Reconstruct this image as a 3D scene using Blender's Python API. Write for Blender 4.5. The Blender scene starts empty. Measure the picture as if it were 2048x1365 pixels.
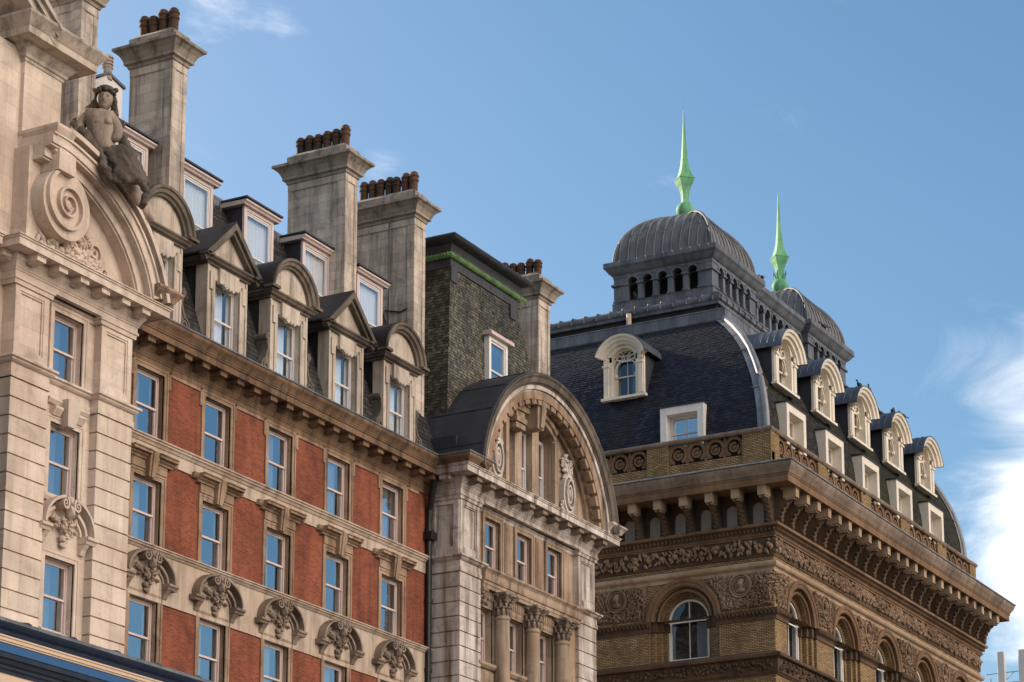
import bpy, bmesh, math, random
from mathutils import Vector
R = math.radians
PI = math.pi
rnd = random.Random(7)
C = bpy.context.scene.collection
SC = bpy.context.scene

# ------------------------------------------------------------------ camera, sky, sun, exposure
cam = bpy.data.cameras.new("camera")
co = bpy.data.objects.new("camera", cam)
C.objects.link(co)
SC.camera = co
cam.sensor_width = 36.0
cam.lens = 88.45
cam.shift_y = 0.3085
cam.clip_start = 0.5
cam.clip_end = 4000
_yaw, _tilt = 0.50314, 0.21597
co.location = (0, 0, 1.6)
_f = Vector((math.cos(_yaw) * math.cos(_tilt), math.sin(_yaw) * math.cos(_tilt), math.sin(_tilt)))
co.rotation_euler = _f.to_track_quat('-Z', 'Y').to_euler()

SUN_EL, SUN_ROT = R(24), R(10)          # low winter sun behind the buildings
W = bpy.data.worlds.new("World")
SC.world = W
W.use_nodes = True
nt = W.node_tree
bg = nt.nodes["Background"]
sky = nt.nodes.new("ShaderNodeTexSky")
sky.sky_type = 'NISHITA'
sky.sun_disc = False
sky.sun_elevation = SUN_EL
sky.sun_rotation = SUN_ROT
sky.air_density = 1.0
sky.dust_density = 1.2
sky.ozone_density = 1.5
SKY_STRENGTH = 0.077
bg.inputs[1].default_value = SKY_STRENGTH


def wn(t, **k):
    n = nt.nodes.new(t)
    for a, b in k.items():
        setattr(n, a, b)
    return n


tc = wn("ShaderNodeTexCoord")
# thin cirrus: stretched noise kept to three soft patches of the sky dome
mp = wn("ShaderNodeMapping")
mp.inputs['Rotation'].default_value = (0.0, 0.35, 0.3)
mp.inputs['Scale'].default_value = (7.0, 12.0, 24.0)
nt.links.new(tc.outputs['Generated'], mp.inputs[0])
nz = wn("ShaderNodeTexNoise")
nz.inputs['Scale'].default_value = 1.0
nz.inputs['Detail'].default_value = 6.0
nz.inputs['Roughness'].default_value = 0.6
nz.inputs['Distortion'].default_value = 0.7
nt.links.new(mp.outputs[0], nz.inputs['Vector'])
total = None
for cx, cy, cz, r0, r1, gain in ((0.935, 0.232, 0.266, 0.125, 0.0, 1.15), (0.725, 0.522, 0.452, 0.045, 0.0, 0.36), (0.779, 0.487, 0.394, 0.022, 0.0, 0.36)):
    d = wn("ShaderNodeVectorMath", operation='DISTANCE')
    nrm = Vector((cx, cy, cz)).normalized()
    d.inputs[1].default_value = nrm
    nt.links.new(tc.outputs['Generated'], d.inputs[0])
    mr = wn("ShaderNodeMapRange", interpolation_type='SMOOTHSTEP')
    mr.inputs[1].default_value = r0
    mr.inputs[2].default_value = r1
    mr.inputs[3].default_value = 0
    mr.inputs[4].default_value = gain
    nt.links.new(d.outputs['Value'], mr.inputs[0])
    if total is None:
        total = mr
    else:
        a = wn("ShaderNodeMath", operation='MAXIMUM')
        nt.links.new(total.outputs[0], a.inputs[0])
        nt.links.new(mr.outputs[0], a.inputs[1])
        total = a
ad = wn("ShaderNodeMath", operation='MULTIPLY_ADD')      # noise + mask - 1, so wisps fray at the patch edges
nt.links.new(total.outputs[0], ad.inputs[0])
ad.inputs[1].default_value = 0.66
nt.links.new(nz.outputs[0], ad.inputs[2])
rm = wn("ShaderNodeMapRange", interpolation_type='SMOOTHSTEP')
rm.inputs[1].default_value = 0.64
rm.inputs[2].default_value = 1.2
nt.links.new(ad.outputs[0], rm.inputs[0])
mx = wn("ShaderNodeMixRGB")
nt.links.new(rm.outputs[0], mx.inputs[0])
hs = wn("ShaderNodeHueSaturation")
hs.inputs['Saturation'].default_value = 1.26
hs.inputs['Hue'].default_value = 0.494
nt.links.new(sky.outputs[0], hs.inputs['Color'])
nt.links.new(hs.outputs[0], mx.inputs[1])
mx.inputs[2].default_value = (10.4, 10.2, 10.1, 1)
# added fill light: an unseen bright cloud bank behind the viewer, opposite the sun
d = wn("ShaderNodeVectorMath", operation='DISTANCE')
d.inputs[1].default_value = Vector((-0.02, -0.95, 0.3)).normalized()
nt.links.new(tc.outputs['Generated'], d.inputs[0])
mr = wn("ShaderNodeMapRange", interpolation_type='SMOOTHSTEP')
for k_, v_ in ((1, 0.8), (2, 0.4), (3, 0.0), (4, 1.0)):
    mr.inputs[k_].default_value = v_
nt.links.new(d.outputs['Value'], mr.inputs[0])
mb_ = wn("ShaderNodeMixRGB")
nt.links.new(mr.outputs[0], mb_.inputs[0])
nt.links.new(mx.outputs[0], mb_.inputs[1])
mb_.inputs[2].default_value = (29.5, 25.8, 22.4, 1)
nt.links.new(mb_.outputs[0], bg.inputs[0])

sl = bpy.data.lights.new("sun", 'SUN')
sl.energy = 4.0
sl.angle = R(0.5)
sl.color = (1.0, 0.86, 0.68)
so = bpy.data.objects.new("sun", sl)
C.objects.link(so)
so.location = (60, 120, 80)
_s = Vector((math.sin(SUN_ROT) * math.cos(SUN_EL), math.cos(SUN_ROT) * math.cos(SUN_EL), math.sin(SUN_EL)))
so.rotation_euler = _s.to_track_quat('Z', 'Y').to_euler()

SC.view_settings.view_transform = 'Standard'
SC.view_settings.look = 'None'
SC.view_settings.exposure = 1.0
SC.view_settings.gamma = 1.0
SC.view_settings.use_curve_mapping = False
SC.cycles.max_bounces = 8
SC.cycles.diffuse_bounces = 4


# ------------------------------------------------------------------ materials
def new_mat(name):
    m = bpy.data.materials.new(name)
    m.use_nodes = True
    return m, m.node_tree, m.node_tree.nodes["Principled BSDF"]


def nd(t, typ, ins=None, **k):
    n = t.nodes.new(typ)
    for a, b in k.items():
        setattr(n, a, b)
    for a, b in (ins or {}).items():
        if isinstance(b, bpy.types.NodeSocket):
            t.links.new(b, n.inputs[a])
        else:
            n.inputs[a].default_value = b
    return n


def c4(c):
    return (c[0], c[1], c[2], 1)


def pos(t, sc):
    g = nd(t, "ShaderNodeNewGeometry")
    return nd(t, "ShaderNodeMapping", {0: g.outputs['Position'], 'Scale': sc}).outputs[0]


def noise(t, sc, scale=1.0, detail=5, rough=0.55, dist=0.0):
    return nd(t, "ShaderNodeTexNoise", {'Vector': pos(t, sc), 'Scale': scale, 'Detail': detail, 'Roughness': rough, 'Distortion': dist}).outputs[0]


def ramp(t, fac, a, b):
    return nd(t, "ShaderNodeMapRange", {0: fac, 1: a, 2: b, 3: 0.0, 4: 1.0}).outputs[0]


def mul(t, a, b):
    return nd(t, "ShaderNodeMath", {0: a, 1: b}, operation='MULTIPLY').outputs[0]


def mix(t, f, a, b, mode='MIX'):
    return nd(t, "ShaderNodeMixRGB", {0: f, 1: c4(a) if isinstance(a, tuple) else a, 2: c4(b) if isinstance(b, tuple) else b}, blend_type=mode).outputs[0]


def stone(name, c1, c2, soot=(0.05, 0.045, 0.04), streak=0.5, patch=0.35, joint=None, jdark=0.45, rough=0.88, bump=0.35, blockvar=0.16):
    m, t, p = new_mat(name)
    col = mix(t, ramp(t, noise(t, (0.5, 0.5, 0.5), 1.0, 4), 0.35, 0.65), c1, c2)
    fine = noise(t, (9, 9, 9), 1.0, 6, 0.65)
    col = mix(t, 0.55, col, mix(t, fine, (0.72, 0.72, 0.72), (1.22, 1.22, 1.22)), 'MULTIPLY')
    height = fine
    if joint:
        uv = nd(t, "ShaderNodeUVMap").outputs[0]
        b = nd(t, "ShaderNodeTexBrick", {'Vector': uv, 'Scale': 1.0, 'Color1': (1 - blockvar, 1 - blockvar, 1 - blockvar * 0.9, 1), 'Color2': (1 + blockvar, 1 + blockvar * 0.95, 1 + blockvar * 0.8, 1),
               'Mortar': (jdark, jdark, jdark * 0.95, 1), 'Mortar Size': joint[2], 'Mortar Smooth': 0.3, 'Bias': 0.0, 'Brick Width': joint[0], 'Row Height': joint[1]})
        col = mix(t, 1.0, col, b.outputs[0], 'MULTIPLY')
        height = nd(t, "ShaderNodeMath", {0: fine, 1: mul(t, b.outputs[1], 2.0)}, operation='SUBTRACT').outputs[0]
    # rain streaks and patches of soot: shapes of their own, fixed to the stone
    s = mul(t, ramp(t, noise(t, (2.4, 2.4, 0.2), 1.0, 6, 0.65), 0.46, 0.68), streak)
    col = mix(t, s, col, soot)
    s2 = mul(t, ramp(t, noise(t, (0.9, 0.9, 1.3), 1.0, 7, 0.7, 0.6), 0.52, 0.75), patch)
    col = mix(t, s2, col, soot)
    t.links.new(col, p.inputs['Base Color'])
    p.inputs['Roughness'].default_value = rough
    p.inputs['Specular IOR Level'].default_value = 0.25
    bp = nd(t, "ShaderNodeBump", {'Height': height, 'Strength': bump, 'Distance': 0.02})
    t.links.new(bp.outputs[0], p.inputs['Normal'])
    return m


def brick(name, c1, c2, mortar, soot, patch=0.3, streak=0.3, size=(0.225, 0.075, 0.011), big=0.5):
    m, t, p = new_mat(name)
    uv = nd(t, "ShaderNodeUVMap").outputs[0]
    b = nd(t, "ShaderNodeTexBrick", {'Vector': uv, 'Scale': 1.0, 'Color1': c4(c1), 'Color2': c4(c2), 'Mortar': c4(mortar), 'Mortar Size': size[2], 'Mortar Smooth': 0.2,
           'Bias': 0.0, 'Brick Width': size[0], 'Row Height': size[1]})
    col = mix(t, big, b.outputs[0], mix(t, ramp(t, noise(t, (0.8, 0.8, 0.5), 1.0, 6, 0.65), 0.3, 0.7), (0.6, 0.56, 0.56), (1.3, 1.3, 1.28)), 'MULTIPLY')
    col = mix(t, 0.6, col, mix(t, noise(t, (11, 11, 14), 1.0, 4, 0.7), (0.6, 0.6, 0.6), (1.4, 1.4, 1.4)), 'MULTIPLY')
    s = mul(t, ramp(t, noise(t, (2.0, 2.0, 0.15), 1.0, 5), 0.52, 0.75), streak)
    col = mix(t, s, col, soot)
    s2 = mul(t, ramp(t, noise(t, (0.7, 0.7, 0.7), 1.0, 7, 0.7, 0.5), 0.5, 0.72), patch)
    col = mix(t, s2, col, soot)
    t.links.new(col, p.inputs['Base Color'])
    p.inputs['Roughness'].default_value = 0.9
    p.inputs['Specular IOR Level'].default_value = 0.2
    bp = nd(t, "ShaderNodeBump", {'Height': b.outputs[1], 'Strength': 0.5, 'Distance': 0.012}, invert=True)
    t.links.new(bp.outputs[0], p.inputs['Normal'])
    return m


def slate(name, cols, moss=None, moss_amt=0.0, rough=0.55, spec=0.4, mscale=0.5):
    m, t, p = new_mat(name)
    at = nd(t, "ShaderNodeAttribute", attribute_name="tint")
    cr = nd(t, "ShaderNodeValToRGB", {0: at.outputs['Fac']})
    e = cr.color_ramp.elements
    e[0].color = c4(cols[0])
    e[1].color = c4(cols[-1])
    for i, c in enumerate(cols[1:-1]):
        k = e.new((i + 1) / (len(cols) - 1))
        k.color = c4(c)
    col = mix(t, 0.5, cr.outputs[0], mix(t, noise(t, (6, 6, 6), 1.0, 6, 0.7), (0.6, 0.6, 0.6), (1.4, 1.4, 1.4)), 'MULTIPLY')
    if moss:
        f = mul(t, ramp(t, noise(t, (mscale, mscale, mscale * 0.45), 1.0, 7, 0.7, 0.6), 0.44, 0.64), moss_amt)
        col = mix(t, f, col, moss)
    t.links.new(col, p.inputs['Base Color'])
    p.inputs['Roughness'].default_value = rough
    p.inputs['Specular IOR Level'].default_value = spec
    bp = nd(t, "ShaderNodeBump", {'Height': noise(t, (14, 14, 14), 1.0, 5), 'Strength': 0.35, 'Distance': 0.02})
    t.links.new(bp.outputs[0], p.inputs['Normal'])
    return m


def metal(name, c1, c2, stain=(0.05, 0.05, 0.05), amt=0.4, rough=0.5, met=0.0, spec=0.5, zs=0.4):
    m, t, p = new_mat(name)
    col = mix(t, ramp(t, noise(t, (1.4, 1.4, 0.6), 1.0, 6, 0.6), 0.35, 0.65), c1, c2)
    s = mul(t, ramp(t, noise(t, (3.5, 3.5, zs), 1.0, 6, 0.65), 0.5, 0.75), amt)
    col = mix(t, s, col, stain)
    t.links.new(col, p.inputs['Base Color'])
    p.inputs['Roughness'].default_value = rough
    p.inputs['Metallic'].default_value = met
    p.inputs['Specular IOR Level'].default_value = spec
    bp = nd(t, "ShaderNodeBump", {'Height': noise(t, (5, 5, 5), 1.0, 4), 'Strength': 0.25, 'Distance': 0.03})
    t.links.new(bp.outputs[0], p.inputs['Normal'])
    return m


def glass(name, refl, tint):
    m, t, p = new_mat(name)
    out = t.nodes["Material Output"]
    t.nodes.remove(p)
    nb = nd(t, "ShaderNodeBump", {'Height': noise(t, (0.5, 0.5, 0.4), 1.0, 2), 'Strength': 0.25, 'Distance': 0.06})
    g = nd(t, "ShaderNodeBsdfGlossy", {'Color': (0.95, 0.97, 1.0, 1), 'Roughness': 0.015, 'Normal': nb.outputs[0]})
    tr = nd(t, "ShaderNodeBsdfTransparent", {'Color': c4(tint)})
    lw = nd(t, "ShaderNodeLayerWeight", {'Blend': 0.5})
    f3 = nd(t, "ShaderNodeMath", {0: lw.outputs['Facing'], 1: 3.0}, operation='POWER').outputs[0]
    f = nd(t, "ShaderNodeMapRange", {0: f3, 1: 0.0, 2: 1.0, 3: refl, 4: 1.0})
    mx_ = nd(t, "ShaderNodeMixShader", {0: f.outputs[0], 1: tr.outputs[0], 2: g.outputs[0]})
    t.links.new(mx_.outputs[0], out.inputs[0])
    return m


def paint(name, c, rough=0.45, dirt=0.25, dc=(0.12, 0.1, 0.08)):
    m, t, p = new_mat(name)
    col = mix(t, mul(t, ramp(t, noise(t, (3, 3, 1.0), 1.0, 6, 0.7), 0.48, 0.75), dirt), c, dc)
    t.links.new(col, p.inputs['Base Color'])
    p.inputs['Roughness'].default_value = rough
    p.inputs['Specular IOR Level'].default_value = 0.35
    return m


M = {}
M['ivory'] = stone("ivory_limestone", (0.53, 0.415, 0.33), (0.68, 0.565, 0.47), (0.13, 0.092, 0.065), 0.28, 0.42, (0.95, 0.577, 0.007), 0.72, blockvar=0.09)
M['ivory_plain'] = stone("ivory_limestone_carved", (0.52, 0.40, 0.318), (0.67, 0.55, 0.455), (0.10, 0.07, 0.05), 0.32, 0.45)
M['trim'] = stone("brown_stone_trim", (0.25, 0.16, 0.10), (0.40, 0.275, 0.19), (0.05, 0.036, 0.026), 0.8, 0.7)
M['band'] = stone("pale_string_stone", (0.44, 0.335, 0.25), (0.52, 0.42, 0.34), (0.13, 0.09, 0.065), 0.6, 0.45)
M['cornice'] = stone("sooty_shaded_cornice_stone", (0.15, 0.088, 0.05), (0.27, 0.17, 0.105), (0.03, 0.022, 0.017), 0.8, 0.7)  # soot, with the shadow under the cornices deepened in the base colour
M['carved'] = stone("dark_carved_stone", (0.17, 0.125, 0.094), (0.33, 0.25, 0.19), (0.05, 0.04, 0.035), 0.5, 0.55)
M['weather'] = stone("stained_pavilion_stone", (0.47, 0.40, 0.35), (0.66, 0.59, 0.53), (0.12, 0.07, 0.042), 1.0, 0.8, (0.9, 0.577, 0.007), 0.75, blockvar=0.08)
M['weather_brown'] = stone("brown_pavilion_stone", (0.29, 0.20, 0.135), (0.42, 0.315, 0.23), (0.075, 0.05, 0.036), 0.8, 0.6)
M['chimney'] = stone("chimney_ashlar", (0.43, 0.355, 0.29), (0.60, 0.51, 0.43), (0.07, 0.06, 0.05), 0.75, 0.75, (0.62, 0.36, 0.009), 0.62, blockvar=0.14)
M['chimney_cap'] = stone("sooty_chimney_cap", (0.27, 0.225, 0.18), (0.36, 0.30, 0.245), (0.055, 0.05, 0.042), 0.8, 0.8)
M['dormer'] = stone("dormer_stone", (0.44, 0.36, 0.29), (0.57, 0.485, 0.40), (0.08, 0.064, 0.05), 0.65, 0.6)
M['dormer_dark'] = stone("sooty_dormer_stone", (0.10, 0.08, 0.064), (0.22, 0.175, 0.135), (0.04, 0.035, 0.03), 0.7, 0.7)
M['red'] = brick("red_brick", (0.185, 0.042, 0.019), (0.29, 0.078, 0.034), (0.22, 0.10, 0.07), (0.06, 0.024, 0.02), 0.7, 0.6, (0.23, 0.078, 0.013), 0.75)
M['yellow'] = brick("yellow_stock_brick", (0.27, 0.17, 0.08), (0.45, 0.31, 0.16), (0.07, 0.045, 0.026), (0.085, 0.055, 0.034), 0.6, 0.35, (0.235, 0.078, 0.016))
M['terra'] = stone("brown_terracotta", (0.15, 0.085, 0.046), (0.24, 0.145, 0.083), (0.06, 0.04, 0.028), 0.45, 0.45)
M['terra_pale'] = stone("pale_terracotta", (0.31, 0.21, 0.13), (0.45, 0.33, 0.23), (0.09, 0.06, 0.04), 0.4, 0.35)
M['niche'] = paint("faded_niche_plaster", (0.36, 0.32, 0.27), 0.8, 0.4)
M['terra_dark'] = stone("dark_and_shade_terracotta", (0.075, 0.046, 0.029), (0.13, 0.08, 0.05), (0.02, 0.025, 0.02), 0.4, 0.45)  # dark carving, and painted shade behind the leaves and under the cornice
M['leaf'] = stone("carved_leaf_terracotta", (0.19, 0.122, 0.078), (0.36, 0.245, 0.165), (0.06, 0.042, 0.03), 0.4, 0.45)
M['slate'] = slate("dark_slate", [(0.018, 0.017, 0.018), (0.03, 0.028, 0.029), (0.055, 0.05, 0.047)], (0.09, 0.085, 0.08), 0.3, spec=0.18)
M['blue_slate'] = slate("blue_slate", [(0.013, 0.016, 0.025), (0.02, 0.023, 0.035), (0.035, 0.039, 0.052)], (0.03, 0.027, 0.024), 0.6, spec=0.2)
M['moss_slate'] = slate("mossy_slate", [(0.018, 0.017, 0.018), (0.03, 0.027, 0.027), (0.055, 0.049, 0.045)], (0.045, 0.05, 0.015), 0.7, 0.75, 0.12, 0.35)
M['green_slate'] = slate("green_slate", [(0.045, 0.04, 0.03), (0.08, 0.072, 0.049), (0.175, 0.157, 0.105)], (0.022, 0.02, 0.014), 0.95, mscale=0.55)
M['lead'] = metal("lead", (0.085, 0.092, 0.107), (0.16, 0.17, 0.19), (0.04, 0.041, 0.045), 0.65, 0.55, 0.0, 0.35)
M['lead_dome'] = metal("warm_grey_lead", (0.11, 0.112, 0.12), (0.19, 0.19, 0.195), (0.07, 0.068, 0.066), 0.6, 0.62, 0.0, 0.3)
M['lead_blue'] = metal("blue_grey_lead", (0.05, 0.062, 0.085), (0.08, 0.095, 0.12), (0.03, 0.035, 0.045), 0.4, 0.5)
M['lead_pale'] = metal("pale_lead", (0.17, 0.175, 0.19), (0.30, 0.305, 0.32), (0.08, 0.08, 0.085), 0.7, 0.5, 0.1, 0.45)
M['lead_dark'] = metal("dark_lead", (0.022, 0.022, 0.027), (0.042, 0.042, 0.05), (0.014, 0.02, 0.022), 0.4, 0.6)
M['copper'] = metal("green_copper", (0.085, 0.30, 0.14), (0.17, 0.43, 0.22), (0.035, 0.12, 0.065), 0.95, 0.7)
M['copper_moss'] = metal("mossy_copper", (0.07, 0.14, 0.045), (0.14, 0.25, 0.085), (0.04, 0.045, 0.025), 0.8, 0.7)
M['white'] = paint("white_paint", (0.78, 0.73, 0.68))
M['cream'] = paint("cream_paint", (0.76, 0.67, 0.55), dirt=0.3)
M['pink'] = paint("pinkish_paint", (0.60, 0.475, 0.435), dirt=0.3)
M['upvc'] = paint("window_white", (0.62, 0.58, 0.56), dirt=0.1)
M['black'] = paint("black_iron_paint", (0.012, 0.012, 0.013), 0.4, 0.1)
M['navy'] = paint("navy_paint", (0.006, 0.012, 0.03), 0.4, 0.1)
M['blue'] = paint("blue_paint", (0.02, 0.085, 0.21), 0.4, 0.1)
M['beige'] = paint("beige_paint", (0.60, 0.44, 0.31), 0.5, 0.15)
M['pot'] = stone("chimney_pot_clay", (0.055, 0.03, 0.02), (0.12, 0.058, 0.034), (0.02, 0.025, 0.02), 0.7, 0.7)
M['glass'] = glass("window_glass", 0.52, (0.5, 0.55, 0.6))
M['glass_pale'] = glass("upper_window_glass", 0.3, (0.9, 0.93, 0.96))
M['glass_dim'] = glass("shaded_window_glass", 0.1, (0.5, 0.55, 0.6))
M['curtain'] = paint("curtain_cloth", (0.55, 0.56, 0.56), 0.9, 0.0)
M['blind'] = paint("net_curtain", (0.86, 0.87, 0.87), 0.9, 0.0)
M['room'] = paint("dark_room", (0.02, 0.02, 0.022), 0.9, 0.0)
M['statue'] = stone("statue_stone", (0.34, 0.265, 0.205), (0.46, 0.37, 0.295), (0.05, 0.04, 0.032), 0.9, 0.8, rough=0.8)
M['statue_dark'] = stone("sooty_statue_stone", (0.09, 0.07, 0.055), (0.21, 0.165, 0.13), (0.035, 0.03, 0.026), 0.7, 0.6)
M['bird'] = paint("pigeon_feathers", (0.035, 0.036, 0.042), 0.6, 0.2)
M['panel'] = paint("antenna_plastic", (0.62, 0.60, 0.58), 0.4, 0.1)
M['steel'] = metal("galvanised_steel", (0.2, 0.2, 0.2), (0.3, 0.3, 0.3), rough=0.5, met=0.4)
M['ground'] = stone("street_asphalt", (0.05, 0.05, 0.05), (0.075, 0.073, 0.07), (0.03, 0.03, 0.03), 0.2, 0.3)
M['street_stone'] = stone("street_paving", (0.3, 0.28, 0.25), (0.36, 0.33, 0.3), (0.15, 0.13, 0.12), 0.2, 0.2)

# ------------------------------------------------------------------ mesh helpers
def FY(y0):                      # facade facing the street (-Y): s along X, d outward, z up
    return lambda s, d, z: (s, y0 - d, z)


def FX(x0):                      # facade facing -X: s along Y, d outward
    return lambda s, d, z: (x0 - d, s, z)


WORLD = lambda x, y, z: (x, y, z)
_ICO = None


def ico():
    global _ICO
    if _ICO is None:
        b = bmesh.new()
        bmesh.ops.create_icosphere(b, subdivisions=1, radius=1.0)
        b.verts.ensure_lookup_table()
        _ICO = ([tuple(v.co) for v in b.verts], [tuple(v.index for v in f.verts) for f in b.faces])
        b.free()
    return _ICO


class MB:
    def __init__(self, F=WORLD):
        self.v, self.f, self.t, self.F = [], [], [], F
        self.tint = 0.5

    def p(self, s, d, z):
        self.v.append(self.F(s, d, z))
        return len(self.v) - 1

    def face(self, idx):
        self.f.append(tuple(idx))
        self.t.append(self.tint)

    def quad(self, a, b, c, d):
        self.face([self.p(*q) for q in (a, b, c, d)])

    def box(self, s0, s1, d0, d1, z0, z1):
        i = [self.p(s, d, z) for z in (z0, z1) for d in (d0, d1) for s in (s0, s1)]
        for q in ((0, 1, 3, 2), (4, 6, 7, 5), (0, 4, 5, 1), (2, 3, 7, 6), (0, 2, 6, 4), (1, 5, 7, 3)):
            self.face([i[k] for k in q])

    def hexa(self, pts):         # 8 points: bottom ring of four, then top ring of four
        i = [self.p(*q) for q in pts]
        for q in ((3, 2, 1, 0), (4, 5, 6, 7), (0, 1, 5, 4), (1, 2, 6, 5), (2, 3, 7, 6), (3, 0, 4, 7)):
            self.face([i[k] for k in q])

    def prism_d(self, poly, d0, d1):       # polygon in (s,z), extruded along d
        a = [self.p(s, d0, z) for s, z in poly]
        b = [self.p(s, d1, z) for s, z in poly]
        self._caps(a, b)

    def prism_s(self, poly, s0, s1):       # polygon in (d,z), extruded along s
        a = [self.p(s0, d, z) for d, z in poly]
        b = [self.p(s1, d, z) for d, z in poly]
        self._caps(a, b)

    def _caps(self, a, b):
        n = len(a)
        self.face(a[::-1])
        self.face(b)
        for k in range(n):
            self.face((a[k], a[(k + 1) % n], b[(k + 1) % n], b[k]))

    def sweep(self, prof, path, closed=False, caps=True):   # profile (d,z) run along a world XY path, mitred; outward = right of travel
        n = len(path)
        rings = []
        for i, (x, y) in enumerate(path):
            segs = []
            for a, b in ((i - 1, i), (i, i + 1)):
                if closed or (0 <= a and b < n):
                    p, q = path[a % n], path[b % n]
                    L = math.hypot(q[0] - p[0], q[1] - p[1])
                    segs.append(((q[1] - p[1]) / L, -(q[0] - p[0]) / L))
            if len(segs) == 1:
                nx, ny = segs[0]
                k = 1.0
            else:
                nx, ny = segs[0][0] + segs[1][0], segs[0][1] + segs[1][1]
                L = math.hypot(nx, ny)
                nx, ny = nx / L, ny / L
                k = 1.0 / (nx * segs[0][0] + ny * segs[0][1])
            rings.append([self.p(x + nx * k * d, y + ny * k * d, z) for d, z in prof])
        m = len(prof)
        for i in range(n if closed else n - 1):
            a, b = rings[i], rings[(i + 1) % n]
            for j in range(m):
                self.face((a[j], b[j], b[(j + 1) % m], a[(j + 1) % m]))
        if caps and not closed:
            self.face(rings[0])
            self.face(rings[-1][::-1])

    def arc(self, prof, cs, cz, a0, a1, n, sx=1.0, sz=1.0, closed_prof=True, caps=True):   # profile (r,d) revolved in the (s,z) plane
        rings = []
        for i in range(n + 1):
            a = a0 + (a1 - a0) * i / n
            rings.append([self.p(cs + r * math.cos(a) * sx, d, cz + r * math.sin(a) * sz) for r, d in prof])
        m = len(prof)
        for i in range(n):
            for j in range(m if closed_prof else m - 1):
                self.face((rings[i][j], rings[i + 1][j], rings[i + 1][(j + 1) % m], rings[i][(j + 1) % m]))
        if caps:
            self.face(rings[0][::-1])
            self.face(rings[-1])

    def ribbon(self, pts, w, d0, d1):      # flat bar of width w along a (s,z) path, from d0 to d1
        n = len(pts)
        rings = []
        for i in range(n):
            a, b = pts[max(0, i - 1)], pts[min(n - 1, i + 1)]
            L = math.hypot(b[0] - a[0], b[1] - a[1]) or 1
            nx, nz = -(b[1] - a[1]) / L, (b[0] - a[0]) / L
            ww = (w(i / (n - 1)) if callable(w) else w) / 2
            s, z = pts[i]
            rings.append([self.p(s + nx * ww, d0, z + nz * ww), self.p(s + nx * ww, d1, z + nz * ww), self.p(s - nx * ww, d1, z - nz * ww), self.p(s - nx * ww, d0, z - nz * ww)])
        for i in range(n - 1):
            for j in range(4):
                self.face((rings[i][j], rings[i + 1][j], rings[i + 1][(j + 1) % 4], rings[i][(j + 1) % 4]))
        self.face(rings[0])
        self.face(rings[-1][::-1])

    def lathe(self, prof, cx, cy, n=16, rot=0.0, a0=0.0, a1=2 * PI):    # (r,z) about a vertical axis, in frame coordinates
        full = abs(a1 - a0 - 2 * PI) < 1e-6
        k = n if full else n + 1
        rings = [[self.p(cx + r * math.cos(rot + a0 + (a1 - a0) * i / n), cy + r * math.sin(rot + a0 + (a1 - a0) * i / n), z) for r, z in prof] for i in range(k)]
        for i in range(n):
            a, b = rings[i], rings[(i + 1) % k]
            for j in range(len(prof) - 1):
                self.face((a[j], b[j], b[j + 1], a[j + 1]))
        self.face([r[0] for r in rings][::-1])
        self.face([r[-1] for r in rings])

    def tube(self, pts, r, n=8):
        rings = []
        for i, q in enumerate(pts):
            a, b = Vector(pts[max(0, i - 1)]), Vector(pts[min(len(pts) - 1, i + 1)])
            t = (b - a).normalized()
            u = t.cross(Vector((0, 0, 1)) if abs(t.z) < 0.9 else Vector((1, 0, 0))).normalized()
            w = t.cross(u)
            rr = r(i / (len(pts) - 1)) if callable(r) else r
            rings.append([self.p(*(Vector(q) + u * rr * math.cos(2 * PI * k / n) + w * rr * math.sin(2 * PI * k / n))) for k in range(n)])
        for i in range(len(rings) - 1):
            for k in range(n):
                self.face((rings[i][k], rings[i + 1][k], rings[i + 1][(k + 1) % n], rings[i][(k + 1) % n]))
        self.face(rings[0])
        self.face(rings[-1][::-1])

    def lump(self, s, d, z, rs, rd, rz, ang=0.0):           # a small faceted leaf or berry
        V, Fc = ico()
        ca, sa = math.cos(ang), math.sin(ang)
        o = len(self.v)
        for x, y, w in V:
            a, b = x * rs, w * rz
            self.v.append(self.F(s + a * ca - b * sa, d + y * rd, z + a * sa + b * ca))
        for q in Fc:
            self.face([o + k for k in q])

    def leaves(self, n, s0, s1, z0, z1, d, size, ok=None, depth=0.5):
        for _ in range(n):
            s, z = rnd.uniform(s0, s1), rnd.uniform(z0, z1)
            if ok and not ok(s, z):
                continue
            k = size * rnd.uniform(0.6, 1.3)
            self.lump(s, d + rnd.uniform(-0.2, 0.4) * k, z, k, k * depth, k * rnd.uniform(0.28, 0.55), rnd.uniform(0, PI))

    def wall(self, s0, s1, z0, z1, d0, d1, holes=()):       # front at d1, back at d0, rectangular holes (s0,s1,z0,z1) with reveals
        xs = sorted({s0, s1, *[h[0] for h in holes], *[h[1] for h in holes]})
        zs = sorted({z0, z1, *[h[2] for h in holes], *[h[3] for h in holes]})
        xs = [x for x in xs if s0 <= x <= s1]
        zs = [z for z in zs if z0 <= z <= z1]

        def solid(a, b, c, d):
            x, z = (a + b) / 2, (c + d) / 2
            return not any(h[0] < x < h[1] and h[2] < z < h[3] for h in holes)
        for a, b in zip(xs, xs[1:]):
            for c, d in zip(zs, zs[1:]):
                if solid(a, b, c, d):
                    for dd in (d1, d0):
                        self.quad((a, dd, c), (b, dd, c), (b, dd, d), (a, dd, d))
        for h in [(s0, s1, z0, z1), *holes]:
            a, b, c, d = h
            for q in (((a, c), (b, c)), ((b, c), (b, d)), ((b, d), (a, d)), ((a, d), (a, c))):
                (p1, q1), (p2, q2) = q
                if h != (s0, s1, z0, z1) and q1 == q2 and q1 in (z0, z1):
                    continue                      # the opening runs on past this edge
                self.quad((p1, d0, q1), (p2, d0, q2), (p2, d1, q2), (p1, d1, q1))

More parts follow.
